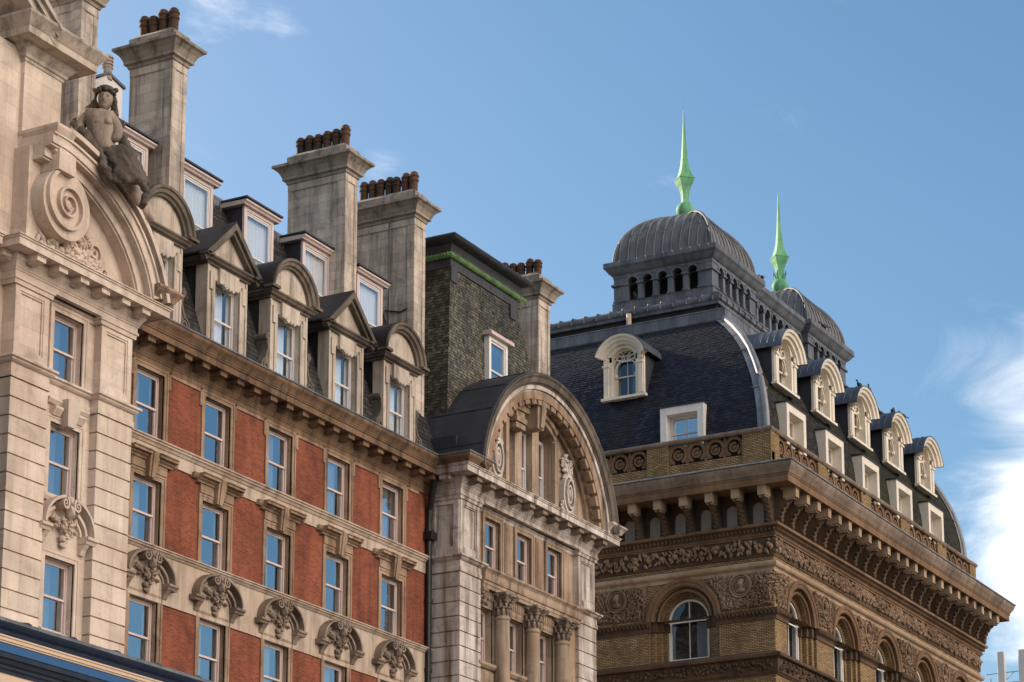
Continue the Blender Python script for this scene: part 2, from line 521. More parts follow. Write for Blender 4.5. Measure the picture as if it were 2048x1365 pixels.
    def sheet(self, fn, nu, nv, skip=None):                  # plain boarding under the slates
        for i in range(nu):
            for j in range(nv):
                q = [fn(u / nu, v / nv) for u, v in ((i, j), (i + 1, j), (i + 1, j + 1), (i, j + 1))]
                if skip and skip(*(sum(p[k] for p in q) / 4 for k in range(3))):
                    continue
                self.quad(*q)

    def arch_head(self, cs, r, zs, s0, s1, zt, d0, d1, n=16):    # wall piece s0..s1, zs..zt with a half-round hole
        arc = [(cs + r * math.cos(PI - PI * i / n), zs + r * math.sin(PI - PI * i / n)) for i in range(n + 1)]
        for dd in (d1, d0):
            self.quad((s0, dd, zs), (arc[0][0], dd, zs), (arc[0][0], dd, zt), (s0, dd, zt))
            self.quad((arc[-1][0], dd, zs), (s1, dd, zs), (s1, dd, zt), (arc[-1][0], dd, zt))
            for (a, b), (c, d) in zip(arc, arc[1:]):
                self.quad((a, dd, b), (c, dd, d), (c, dd, zt), (a, dd, zt))
        for (a, b), (c, d) in zip(arc, arc[1:]):
            self.quad((a, d0, b), (c, d0, d), (c, d1, d), (a, d1, b))
        self.quad((s0, d0, zt), (s1, d0, zt), (s1, d1, zt), (s0, d1, zt))
        self.quad((s0, d0, zs), (s0, d1, zs), (s0, d1, zt), (s0, d0, zt))
        self.quad((s1, d0, zs), (s1, d1, zs), (s1, d1, zt), (s1, d0, zt))

    def tiles(self, fn, rows, cols, th=0.02, over=1.25, jit=0.006, skip=None):   # fn(u,v)->(x,y,z) world, v up the slope: separate slates, every second row shifted
        for r in range(rows):
            for c in range(-1, cols + 1):
                u0, u1 = (c + 0.5 * (r % 2)) / cols, (c + 1 + 0.5 * (r % 2)) / cols
                u0, u1 = max(0, u0), min(1, u1)
                if u1 - u0 < 0.1 / cols:
                    continue
                v0, v1 = r / rows, min(1.0, (r + over) / rows)
                a, b, e, f = (Vector(fn(u0, v0)), Vector(fn(u1, v0)), Vector(fn(u1, v1)), Vector(fn(u0, v1)))
                if skip and skip(*((a + b + e + f) / 4)):
                    continue
                nrm = (b - a).cross(f - a)
                if nrm.length < 1e-9:
                    continue
                nrm.normalize()
                g = 0.03 * (b - a)
                lift = th + rnd.uniform(0, jit * 2)
                tw = rnd.uniform(-jit, jit)
                dz = (f - a) * rnd.uniform(-0.05, 0.05)
                a2, b2 = a + g + nrm * (lift + tw) + dz, b - g + nrm * (lift - tw) + dz
                e2, f2 = e - g + nrm * 0.002, f + g + nrm * 0.002
                self.tint = rnd.random()
                i = [self.p(*q) for q in (a2, b2, e2, f2, a + g, b - g)]
                self.face((i[0], i[1], i[2], i[3]))
                self.face((i[4], i[5], i[1], i[0]))
        self.tint = 0.5


ORG = {}


def link(o, parent, org):
    C.objects.link(o)
    ORG[o.name] = Vector(org)
    if parent is not None:
        o.parent = parent
        o.location = Vector(org) - ORG[parent.name]
    else:
        o.location = org
    return o


def build(name, mb, mat, parent=None, org=(0, 0, 0), smooth=None):
    me = bpy.data.meshes.new(name)
    ox, oy, oz = org
    me.from_pydata([(x - ox, y - oy, z - oz) for x, y, z in mb.v], [], mb.f)
    if smooth is not None:
        b = bmesh.new()
        b.from_mesh(me)
        bmesh.ops.remove_doubles(b, verts=b.verts, dist=1e-4)
        bmesh.ops.recalc_face_normals(b, faces=b.faces)
        b.to_mesh(me)
        b.free()
    uv = me.uv_layers.new(name="UVMap")
    for p in me.polygons:
        n = p.normal
        ax = 2 if abs(n.z) > 0.8 else (0 if abs(n.x) > abs(n.y) else 1)
        for li in p.loop_indices:
            x, y, z = me.vertices[me.loops[li].vertex_index].co
            x, y, z = x + ox, y + oy, z + oz
            uv.data[li].uv = ((x, y), (y, z), (x, z))[{2: 0, 0: 1, 1: 2}[ax]]
    if smooth is None and len(set(mb.t)) > 1:
        at = me.attributes.new("tint", 'FLOAT', 'FACE')
        for i, tv in enumerate(mb.t):
            at.data[i].value = tv
    if smooth is not None:
        for p in me.polygons:
            p.use_smooth = True
        me.set_sharp_from_angle(angle=R(smooth))
    me.materials.append(M[mat] if isinstance(mat, str) else mat)
    return link(bpy.data.objects.new(name, me), parent, org)


def tag(o, label, cat, group=None):
    o["label"] = label
    o["category"] = cat
    if group:
        o["group"] = group
    return o


def thing(name, label, cat, loc, group=None):
    o = bpy.data.objects.new(name, None)
    o.empty_display_size = 0.5
    link(o, None, loc)
    return tag(o, label, cat, group)


def copy_part(o, parent, shift):           # a part with all its sub-parts, moved by shift in world space
    c = o.copy()
    C.objects.link(c)
    ORG[c.name] = ORG[o.name] + Vector(shift)
    c.parent = parent
    c.location = ORG[c.name] - ORG[parent.name]
    for ch in list(o.children):
        copy_part(ch, c, shift)
    return c


def rust(mb, s0, s1, z0, z1, d0, d1, zj, step, gap=0.05, depth=0.06):    # banded masonry: real open joints
    edges = [zj + step * k for k in range(-30, 31) if z0 < zj + step * k < z1]
    zs = [z0] + edges + [z1]
    mb.box(s0 + depth, s1 - depth, d0, d1 - depth, z0, z1)
    for a, b in zip(zs, zs[1:]):
        mb.box(s0, s1, d0, d1, a + (gap / 2 if a != z0 else 0), b - (gap / 2 if b != z1 else 0))


def frame_win(name, parent, F, s0, s1, z0, z1, rev, fw=0.062, mats=('pink', 'glass', 'curtain'), vbar=0, org=(0, 0, 0), sill=True, cur=0.55, mid=0.5, extra=None, cd=0.2):
    """sash window in an opening: box frame, two sashes, panes, curtain"""
    m = MB(F)
    d1, d0 = -rev, -rev - 0.14
    m.box(s0, s0 + fw, d0, d1, z0, z1)
    m.box(s1 - fw, s1, d0, d1, z0, z1)
    if mid < 0.99:
        m.box(s0 + fw, s1 - fw, d0, d1, z1 - fw, z1)
    if sill:
        m.box(s0 + fw, s1 - fw, d0, d1 + 0.05, z0, z0 + fw * 0.9)
    if extra:
        extra(m)
    w = build(name, m, mats[0], parent, org)
    zm = z0 + (z1 - z0) * mid
    m = MB(F)
    a0, a1, st = s0 + fw + 0.005, s1 - fw - 0.005, 0.045
    for za, zb, dd in ((zm - 0.035, z1 - fw - 0.004, d1 - 0.02), (z0 + fw * 0.9 + 0.004, zm + 0.035, d1 - 0.064)):
        if zb - za < 0.2:
            continue
        m.box(a0, a0 + st, dd - 0.04, dd, za, zb)
        m.box(a1 - st, a1, dd - 0.04, dd, za, zb)
        m.box(a0 + st, a1 - st, dd - 0.04, dd, za, za + 0.07)
        m.box(a0 + st, a1 - st, dd - 0.04, dd, zb - 0.06, zb)
        for k in range(vbar):
            c = a0 + (a1 - a0) * (k + 1) / (vbar + 1)
            m.box(c - 0.02, c + 0.02, dd - 0.035, dd - 0.003, za + 0.07, zb - 0.06)
    build("sash", m, mats[0], w, org)
    m = MB(F)
    if mid < 0.99:
        m.quad((a0 + st, d1 - 0.042, zm), (a1 - st, d1 - 0.042, zm), (a1 - st, d1 - 0.042, z1 - fw), (a0 + st, d1 - 0.042, z1 - fw))
    m.quad((a0 + st, d1 - 0.088, z0 + fw), (a1 - st, d1 - 0.088, z0 + fw), (a1 - st, d1 - 0.088, zm), (a0 + st, d1 - 0.088, zm))
    build("pane", m, mats[1], w, org)
    m = MB(F)
    n = 24
    for i in range(n):
        if i / n < cur or i / n > 0.9:
            x0, x1 = a0 + (a1 - a0) * i / n, a0 + (a1 - a0) * (i + 1) / n
            y0, y1 = d1 - cd + 0.03 * math.sin(i * 1.9), d1 - cd + 0.03 * math.sin((i + 1) * 1.9)
            m.quad((x0, y0, z0 + 0.05), (x1, y1, z0 + 0.05), (x1, y1, z1 - 0.05), (x0, y0, z1 - 0.05))
    build("curtain", m, mats[2], w, org)
    return w


def spiral(cs, cz, r0, r1, a0, turns, n=48):
    return [(cs + (r0 + (r1 - r0) * i / n) * math.cos(a0 + 2 * PI * turns * i / n), cz + (r0 + (r1 - r0) * i / n) * math.sin(a0 + 2 * PI * turns * i / n)) for i in range(n + 1)]

# ------------------------------------------------------------------ ground
m = MB()
m.quad((-600, -900, 0), (1500, -900, 0), (1500, 900, 0), (-600, 900, 0))
g = build("ground", m, 'ground')
g["kind"] = "structure"
m = MB()
m.box(-20, 180, 36, 60, 0.0, 0.13)
g = build("pavement", m, 'street_stone')
g["kind"] = "structure"

# ------------------------------------------------------------------ red brick range
P = 3.77
CX = [62.765 + P * k for k in range(5)]            # window axes
FB = FY(48.0)
A, B_, C_ = (26.03, 28.30), (22.45, 24.67), (18.30, 20.67)
br = thing("brick_range", "red brick range with sash windows and stone dormers between two stone pavilions", "building", (70, 48, 0))
holes = [(c - 0.745, c + 0.745, z0, z1) for c in CX for z0, z1 in (A, B_, C_)]
m = MB(FB)
m.wall(60.1, 80.58, 0, 28.5, -0.6, 0, holes)
build("wall", m, 'red', br)
m = MB()
m.box(60.1, 80.58, 48.85, 60, 0.05, 29.6)
build("inner_wall", m, 'room', br)


def band_profile(z0, z1, mould):
    return [(-0.1, z0), (0.05, z0), (0.05, z1 - mould), (0.09, z1 - mould + 0.02), (0.13, z1 - mould * 0.62), (0.18, z1 - mould * 0.5), (0.18, z1 - mould * 0.3), (0.23, z1 - mould * 0.2), (0.23, z1), (-0.1, z1 + 0.02)]


for q in ((25.36, 26.025, 0.25), (20.66, 22.445, 0.2)):
    m = MB()
    m.sweep(band_profile(*q), [(60.1, 48), (80.58, 48)])
    build("string_course", m, 'band', br)
CORONA = [(-0.1, 28.5), (0.06, 28.5), (0.06, 28.66), (0.09, 28.68), (0.09, 28.73), (0.11, 28.74), (0.14, 28.82), (0.22, 28.93), (0.25, 28.95), (0.25, 29.13), (0.72, 29.13), (0.72, 29.10), (0.76, 29.10), (0.76, 29.31), (0.8, 29.33), (0.8, 29.38)]
CYMA = [(0.82, 29.385), (0.84, 29.44), (0.9, 29.53), (0.98, 29.62), (1.0, 29.68), (1.0, 29.735)]
m = MB()
m.sweep(CORONA + CYMA + [(-0.1, 29.735)], [(60.1, 48), (80.55, 48)])
build("cornice", m, 'cornice', br)
m = MB()
m.sweep([(0.2, 29.737), (1.035, 29.737), (1.035, 29.79), (0.2, 29.80)], [(60.1, 48), (80.0, 48)])
build("gutter", m, 'lead', br)


def modillion_mb(F, s, z=29.128):
    mm = MB(F)
    mm.box(s - 0.2, s + 0.2, 0.25, 0.66, z - 0.2, z - 0.055)
    mm.box(s - 0.235, s + 0.235, 0.25, 0.7, z - 0.055, z)
    mm.prism_s([(0.25, z - 0.26), (0.4, z - 0.24), (0.5, z - 0.2), (0.25, z - 0.2)], s - 0.16, s + 0.16)
    return mm


mod0 = build("modillion", modillion_mb(FB, 60.93), 'cornice', br)
for k in range(1, 20):
    copy_part(mod0, br, (k * 1.0, 0, 0))

# architraves, hoods and sash windows, one column then copied
c = CX[0]


def architrave(m, c, z0, z1, w=0.22, d=0.05, hw=0.745):
    d *= 0.7
    for e in (-1, 1):
        a, b = sorted((c + e * hw, c + e * (hw + w)))
        m.box(a, b, -0.05, d, z0, z1 + w)
        a, b = sorted((c + e * (hw + w * 0.62), c + e * (hw + w)))
        m.box(a, b, d, d + 0.022, z0, z1 + w)
    m.box(c - hw, c + hw, -0.05, d, z1, z1 + w)
    m.box(c - hw - w * 0.62, c + hw + w * 0.62, d, d + 0.022, z1 + w * 0.62, z1 + w)


def reveal_lining(m, c, z0, z1, hw=0.745, dep=0.27):
    for e in (-1, 1):
        a, b = sorted((c + e * (hw - 0.012), c + e * hw))
        m.box(a, b, -dep - 0.3, -0.051, z0, z1)
    m.box(c - hw + 0.012, c + hw - 0.012, -dep - 0.3, -0.051, z1 - 0.012, z1)


def keystone(m, c, z0, z1, w0, w1, d0, d1):
    m.hexa([(c - w0, -0.02, z0), (c + w0, -0.02, z0), (c + w0, d0, z0), (c - w0, d0, z0), (c - w1, -0.02, z1), (c + w1, -0.02, z1), (c + w1, d1, z1), (c - w1, d1, z1)])


def hood(m, c, F, z=25.49):
    m.box(c - 0.95, c + 0.95, -0.02, 0.09, 24.9, 25.22)
    for e in (-1, 1):                                  # cornice broken round the keystone
        a, b = sorted((c + e * 0.2, c + e * 1.18))
        m.prism_s([(-0.02, 25.2), (0.14, 25.2), (0.16, 25.26), (0.24, 25.3), (0.24, 25.34), (0.38, 25.36), (0.38, 25.44), (0.42, 25.46), (0.42, z), (-0.02, z)], a, b)
        a, b = sorted((c + e * 1.18, c + e * 1.42))
        m.prism_s([(-0.02, 25.3), (0.1, 25.3), (0.16, 25.36), (0.2, z - 0.02), (-0.02, z - 0.02)], a, b)
    keystone(m, c, 24.66, 25.48, 0.15, 0.27, 0.2, 0.34)
    keystone(m, c, 24.64, 25.485, 0.07, 0.13, 0.24, 0.38)


def scroll_pediment(m, c, z=21.22, d=0.42, w=1.36):
    """open segmental pediment: two arcs ending in volutes, on end blocks, with a carved drop"""
    for e in (-1, 1):
        a, b = sorted((c + e * 0.98, c + e * (w + 0.2)))
        m.prism_s([(-0.02, z - 0.12), (d * 0.75, z - 0.12), (d * 0.85, z - 0.03), (d, z), (d, z + 0.09), (-0.02, z + 0.09)], a, b)
        a, b = sorted((c + e * 1.0, c + e * (w - 0.1)))
        m.prism_s([(-0.02, z - 0.45), (0.1, z - 0.45), (0.16, z - 0.3), (d * 0.7, z - 0.13), (-0.02, z - 0.13)], a, b)
        pts = [(c + e * (1.36 * math.cos(t)), z + 0.12 + 0.98 * math.sin(t)) for t in [PI / 2 * 0.84 * i / 12 for i in range(13)]]
        px, pz = pts[-1]
        ctr = (px, pz - 0.2)
        sp = [(ctr[0] - e * 0.21 * (1 - i / 26) * math.sin(i * 0.42), ctr[1] + 0.21 * (1 - i / 26) * math.cos(i * 0.42)) for i in range(1, 26)]
        m.ribbon(pts, 0.09, -0.02, d)
        m.ribbon(sp, lambda q: 0.085 - 0.05 * q, -0.02, d + 0.02)
        inner = [(c + e * (1.16 * math.cos(t)), z + 0.1 + 0.72 * math.sin(t)) for t in [PI / 2 * 0.62 * i / 10 for i in range(11)]]
        m.ribbon(inner, 0.1, -0.02, d * 0.55)
        inner = [(c + e * (1.0 * math.cos(t)), z + 0.1 + 0.55 * math.sin(t)) for t in [PI / 2 * 0.55 * i / 10 for i in range(11)]]
        m.ribbon(inner, 0.08, -0.02, d * 0.3)


def drop(m, c, z=21.22):
    st = rnd.getstate()
    rnd.seed(3)
    m.lump(c, 0.3, z + 0.98, 0.13, 0.2, 0.2)
    m.lump(c, 0.36, z + 0.62, 0.12, 0.22, 0.26)
    for i in range(46):
        t = rnd.random()
        w = 0.27 * (1 - t) ** 0.7 + 0.04
        m.lump(c + rnd.uniform(-w, w), 0.12 + 0.22 * (1 - t) * rnd.random(), z + 0.42 - 0.88 * t, rnd.uniform(0.05, 0.085), 0.075, rnd.uniform(0.045, 0.08), rnd.uniform(0, 3))
    for e in (-1, 1):
        for i in range(10):
            m.lump(c + e * rnd.uniform(0.3, 0.7), 0.14, z + rnd.uniform(0.12, 0.5), 0.11, 0.1, 0.05, rnd.uniform(0, PI))
    rnd.setstate(st)


m = MB(FB)
architrave(m, c, 26.03, 28.30, 0.2)
reveal_lining(m, c, *A)
m.box(c - 1.06, c - 0.96, -0.05, 0.06, 27.9, 28.45)
m.box(c + 0.96, c + 1.06, -0.05, 0.06, 27.9, 28.45)
for e in (-1, 1):                                      # stone strip closing the brick panel under the frieze
    a, b = sorted((c + e * 1.06, c + e * 1.885))
    m.box(a, b, -0.05, 0.045, 28.38, 28.5)
s1 = build("window_surround", m, 'trim', br)
m = MB(FB)
architrave(m, c, 22.45, 24.67)
reveal_lining(m, c, *B_)
hood(m, c, FB)
s2 = build("window_surround", m, 'trim', br)
m = MB(FB)
architrave(m, c, 18.2, 20.67)
reveal_lining(m, c, *C_)
s3 = build("window_surround", m, 'trim', br)
FH = lambda s_, d, z: (c + (s_ - c) * 0.9, 48.0 - d * 0.9, 21.25 + (z - 21.25) * 0.88)
m = MB(FH)
scroll_pediment(m, c)
s4 = build("window_pediment", m, 'carved', br)
m = MB(FH)
drop(m, c)
build("carved_drop", m, 'carved', s4)
for k in range(1, 5):
    for o in (s1, s2, s3, s4):
        copy_part(o, br, (P * k, 0, 0))
for q in CX:
    for z0, z1 in (A, B_, C_):                     # every sash has its own curtains
        frame_win("window", br, FB, q - 0.733, q + 0.733, z0 + 0.004, z1 - 0.012, 0.2, cur=rnd.choice((0.25, 0.4, 0.5, 0.55, 0.7)), cd=rnd.uniform(0.15, 0.24), mats=('pink', 'glass', 'blind'))

# drainpipe in the corner
m = MB()
m.tube([(79.9, 47.3, 29.3), (80.02, 47.45, 28.9), (80.3, 47.82, 27.9), (80.34, 47.86, 27.4), (80.34, 47.86, 0.3)], 0.125, 12)
for z in (27.0, 24.2, 21.5, 18.8, 16):
    m.tube([(80.34, 47.86, z), (80.34, 47.86, z + 0.16)], 0.16, 12)
m.box(80.12, 80.54, 47.62, 47.99, 26.68, 27.0)
build("drainpipe", m, 'black', br)

# mansard roof
m = MB()


def man(u, v):
    return (60.1 + 20.9 * u, 47.72 + 2.38 * v, 29.75 + 7.2 * v)


def in_dormer(x, y, z):
    return z < 33.0 and any(abs(x - c) < 1.05 for c in CX)


m.tiles(man, 36, 84, 0.02, skip=in_dormer)
m.tint = 0.2
m.sheet(man, 120, 24, in_dormer)
m.quad((60.1, 50.1, 36.95), (81.0, 50.1, 36.95), (81.0, 57, 36.95), (60.1, 57, 36.95))
for x in (60.1, 81.0):
    m.quad((x, 47.72, 29.75), (x, 58, 29.75), (x, 57, 36.95), (x, 50.1, 36.95))
m.quad((60.1, 58, 29.75), (81, 58, 29.75), (81, 57, 36.95), (60.1, 57, 36.95))
roof = build("roof", m, 'slate', br)
m = MB()
m.tube([(60.1, 50.1, 36.95), (81.0, 50.1, 36.95)], 0.13, 10)
m.box(60.1, 81.0, 50.0, 50.1, 36.5, 36.9)
for k in range(52):
    m.tube([(60.3 + 0.4 * k, 49.93, 36.5), (60.3 + 0.4 * k, 50.0, 36.9)], 0.025, 5)
build("ridge_roll", m, 'lead', roof)

# stone dormers on the window axes: pediments alternate round and triangular
FD = FY(47.75)


def dormer(c, round_top):
    m = MB(FD)
    hw, z0, zl, ze = 0.735, 29.85, 32.42, 32.86
    m.wall(c - 1.17, c + 1.17, z0, ze, -0.45, 0, [(c - hw, c + hw, z0 + 0.05, zl)])
    for e in (-1, 1):                       # architrave strips with ears
        a, b = sorted((c + e * hw, c + e * (hw + 0.16)))
        m.box(a, b, -0.02, 0.05, z0, zl + 0.06)
        a, b = sorted((c + e * (hw + 0.1), c + e * (hw + 0.3)))
        m.box(a, b, -0.02, 0.075, zl - 0.42, zl + 0.2)
        a, b = sorted((c + e * (hw + 0.34), c + e * 1.17))
        m.box(a, b, 0.0, 0.04, z0, ze)
    m.box(c - 0.55, c + 0.55, -0.02, 0.12, zl - 0.1, ze)              # apron block over the lintel
    m.box(c - 0.32, c + 0.32, 0.0, 0.14, zl - 0.16, zl - 0.03)
    for e in (-0.2, 0, 0.2):
        m.box(c + e - 0.05, c + e + 0.05, 0.0, 0.15, zl - 0.22, zl - 0.1)
    if round_top:
        m.prism_d([(c + 1.18 * math.cos(PI * i / 20), 33.14 + 1.18 * math.sin(PI * i / 20)) for i in range(21)], -0.4, 0.02)
    else:
        m.prism_d([(c - 1.3, 33.1), (c + 1.3, 33.1), (c, 34.38)], -0.4, 0.02)
    d = build("dormer", m, 'dormer', br)
    m = MB(FD)                              # entablature and mouldings of the pediment
    ent = [(-0.1, ze), (0.08, ze), (0.1, ze + 0.06), (0.2, ze + 0.1), (0.24, ze + 0.16), (0.3, ze + 0.2), (0.3, ze + 0.26), (-0.1, ze + 0.3)]
    m2 = MB()
    m2.sweep(ent, [(c - 1.17, 48.7), (c - 1.17, 47.75), (c + 1.17, 47.75), (c + 1.17, 48.7)])
    if round_top:
        prof = [(1.12, 0.0), (1.12, 0.14), (1.2, 0.18), (1.22, 0.26), (1.34, 0.3), (1.36, 0.36), (1.45, 0.38), (1.47, 0.0)]
        m2.F = FD
        m2.arc(prof, c, 33.12, 0, PI, 28)
        for e in (-1, 1):
            m2.box(min(c + e * 1.1, c + e * 1.58), max(c + e * 1.1, c + e * 1.58), 0.0, 0.42, 33.12, 33.22)
    else:
        m2.F = FD
        for e in (-1, 1):
            def rake(o0, o1, da, db):
                x0, zz0, x1, zz1 = c + e * 1.62, 33.1, c, 34.62
                m2.hexa([(x0 - e * 0.1, da, zz0 + o0), (x0 - e * 0.1, db, zz0 + o0), (x0, db, zz0 + o1), (x0, da, zz0 + o1), (x1, da, zz1 + o0 - 0.1), (x1, db, zz1 + o0 - 0.1), (x1, db, zz1 + o1), (x1, da, zz1 + o1)])
            rake(-0.12, 0.02, 0.0, 0.36)
            rake(-0.27, -0.13, 0.0, 0.24)
            m2.box(min(c + e * 1.2, c + e * 1.62), max(c + e * 1.2, c + e * 1.62), 0.0, 0.36, 33.04, 33.12)
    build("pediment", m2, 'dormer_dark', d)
    m = MB(FD)                              # slated top and cheeks
    if round_top:
        m.arc([(1.42, -2.2), (1.42, 0.3), (1.475, 0.3), (1.475, -2.2)], c, 33.12, 0, PI, 24)
    else:
        for e in (-1, 1):
            m.hexa([(c + e * 1.6, -2.2, 33.1), (c + e * 1.6, 0.34, 33.1), (c + e * 1.6, 0.34, 33.17), (c + e * 1.6, -2.2, 33.17), (c, -2.2, 34.63), (c, 0.34, 34.63), (c, 0.34, 34.71), (c, -2.2, 34.71)])
    m.box(c - 1.13, c - 1.0, -1.9, -0.46, 29.9, 33.1)
    m.box(c + 1.0, c + 1.13, -1.9, -0.46, 29.9, 33.1)
    m.box(c - 1.0, c + 1.0, -1.9, -0.9, 29.9, 33.1)
    build("dormer_roof", m, 'slate', d)
    if round_top:                           # scrolled consoles at the foot
        for e in (-1, 1):
            m = MB(FD)
            m.ribbon([(c + e * 1.2, 31.5), (c + e * 1.3, 31.42), (c + e * 1.27, 31.2), (c + e * 1.22, 31.0), (c + e * 1.3, 30.75), (c + e * 1.42, 30.5)], 0.1, -0.5, 0.03)
            q = spiral(c + e * 1.4, 30.25, 0.26, 0.04, PI / 2, 1.75 * -e, 30)
            m.ribbon(q, 0.075, -0.5, 0.05)
            q = spiral(c + e * 1.28, 31.4, 0.13, 0.03, -PI / 2, 1.4 * e, 20)
            m.ribbon(q, 0.06, -0.5, 0.05)
            m.prism_d([(c + e * 1.17, 29.8), (c + e * 1.5, 29.8), (c + e * 1.5, 30.35), (c + e * 1.28, 30.8), (c + e * 1.3, 31.4), (c + e * 1.17, 31.5)], -0.5, 0.0)
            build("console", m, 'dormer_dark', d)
    frame_win("dormer_window", d, FD, c - hw + 0.004, c + hw - 0.004, z0 + 0.06, zl - 0.004, 0.22, mats=('upvc', 'glass_pale', 'blind'), cur=0.7, cd=0.18)
    return d


for k in range(5):
    dormer(CX[k], k % 2 == 0)

# box dormers above them
FU = FY(49.1)
c = CX[0]


def box_dormer(c):
    m = MB(FU)
    m.wall(c - 0.93, c + 0.93, 33.3, 36.66, -0.09, 0, [(c - 0.79, c + 0.79, 33.6, 36.53)])
    d = build("box_dormer", m, 'pink', br)
    m = MB(FU)
    m.prism_s([(-1.2, 36.665), (0.12, 36.665), (0.15, 36.72), (0.22, 36.76), (0.22, 36.82), (-1.2, 36.86)], c - 1.12, c + 1.12)
    build("dormer_eaves", m, 'pink', d)
    m = MB(FU)
    m.box(c - 1.16, c + 1.16, -1.6, 0.26, 36.865, 36.93)
    m.box(c - 0.92, c - 0.8, -1.6, -0.095, 33.3, 36.6)
    m.box(c + 0.8, c + 0.92, -1.6, -0.095, 33.3, 36.6)
    m.box(c - 0.8, c + 0.8, -1.6, -0.5, 33.3, 36.6)
    build("dormer_roof", m, 'lead_dark', d)
    frame_win("dormer_window", d, FU, c - 0.785, c + 0.785, 33.61, 36.52, 0.03, 0.06, mats=('upvc', 'glass_pale', 'blind'), cd=0.18, cur=0.9, mid=0.46)
    return d


b0 = box_dormer(c)
for k in range(1, 5):
    copy_part(b0, br, (P * k, 0, 0))


# chimney stacks
def chimney(parent, x0, x1, y0, y1, zb, pots, side=1, wire=False):
    m = MB()
    zt = 39.88
    m.box(x0 + 0.03, x1 - 0.03, y0 + 0.03, y1 - 0.03, zb, zt)
    w = 0.2
    for a, b, e, f in ((x0, x0 + w, y0, y0 + 0.32), (x1 - w, x1, y0, y0 + 0.32), (x0, x0 + w, y1 - 0.2, y1), (x1 - w, x1, y1 - 0.2, y1)):
        m.box(a, b, e, f, zb, zt - 0.3)
    m.box(x0 - 0.012, x1 + 0.012, y0 - 0.012, y1 + 0.012, zt - 0.3, zt)
    ch = build("chimney", m, 'chimney', parent)
    m = MB()
    loop = [(x0, y0), (x1, y0), (x1, y1), (x0, y1)]
    m.sweep([(-0.2, zt), (0.06, zt), (0.08, zt + 0.1), (0.17, zt + 0.14), (0.17, zt + 0.24), (0.2, zt + 0.3), (0.26, zt + 0.42), (0.38, zt + 0.55), (0.47, zt + 0.6), (0.47, zt + 0.7), (-0.2, zt + 0.8)], loop, True)
    zc = zt + 0.78
    m.hexa([(x0 - 0.05, y0 - 0.05, zt + 0.6), (x1 + 0.05, y0 - 0.05, zt + 0.6), (x1 + 0.05, y1 + 0.05, zt + 0.6), (x0 - 0.05, y1 + 0.05, zt + 0.6),
            (x0 - 0.05, y0 - 0.05, zc + 0.33), (x1 + 0.05, y0 - 0.05, zc + 0.33), (x1 + 0.05, y1 + 0.05, zc + 0.33), (x0 - 0.05, y1 + 0.05, zc + 0.33)])
    m.hexa([(x0 - 0.05, y0 - 0.05, zc + 0.33), (x1 + 0.05, y0 - 0.05, zc + 0.33), (x1 + 0.05, y1 + 0.05, zc + 0.33), (x0 - 0.05, y1 + 0.05, zc + 0.33),
            (x0 + 0.18, y0 + 0.2, zc + 0.52), (x1 - 0.18, y0 + 0.2, zc + 0.52), (x1 - 0.18, y1 - 0.2, zc + 0.52), (x0 + 0.18, y1 - 0.2, zc + 0.52)])
    build("chimney_cap", m, 'chimney_cap', ch)
    xm = (x0 + x1) / 2
    n = pots
    for k in range(n):
        y = y0 + 0.32 + (y1 - y0 - 0.6) * k / max(1, n - 1)
        m = MB()
        h = 0.8 + rnd.uniform(-0.08, 0.12)
        z = zc + 0.48
        rr = 0.178
        m.lathe([(rr * 0.92, z), (rr * 0.95, z + h * 0.5), (rr * 1.12, z + h * 0.53), (rr * 1.12, z + h * 0.6), (rr, z + h * 0.63), (rr * 1.0, z + h * 0.72), (rr * 1.14, z + h * 0.75), (rr * 1.14, z + h * 0.81),
                 (rr * 0.98, z + h * 0.84), (rr * 0.86, z + h * 0.95), (rr * 0.55, z + h), (rr * 0.5, z + h * 0.97)], xm + rnd.uniform(-0.03, 0.03), y, 14)
        lx, ly = rnd.uniform(-0.05, 0.05), rnd.uniform(-0.05, 0.05)      # old pots lean
        m.v = [(px + lx * (pz - z), py + ly * (pz - z), pz) for px, py, pz in m.v]
        build("chimney_pot", m, 'pot', ch, smooth=40)
    if wire:
        m = MB()
        m.tube([(x0 - 0.02, y0 + 1.15, zt + 0.2), (x0 - 0.03, y0 + 1.13, 34.6)], 0.022, 5)
        m.tube([(x0 - 0.02, y0 + 1.3, 36.2), (x0 - 0.02, y0 + 0.6, 36.02), (x0 - 0.02, y0 + 0.3, 36.12)], 0.03, 5)
        build("cable", m, 'black', ch)
    return ch


chimney(br, 63.96, 64.8, 48.4, 50.2, 30, 4)
chimney(br, 74.9, 75.75, 48.4, 51.0, 30, 6)
chimney(br, 79.95, 80.8, 48.4, 51.3, 30, 7, wire=True)

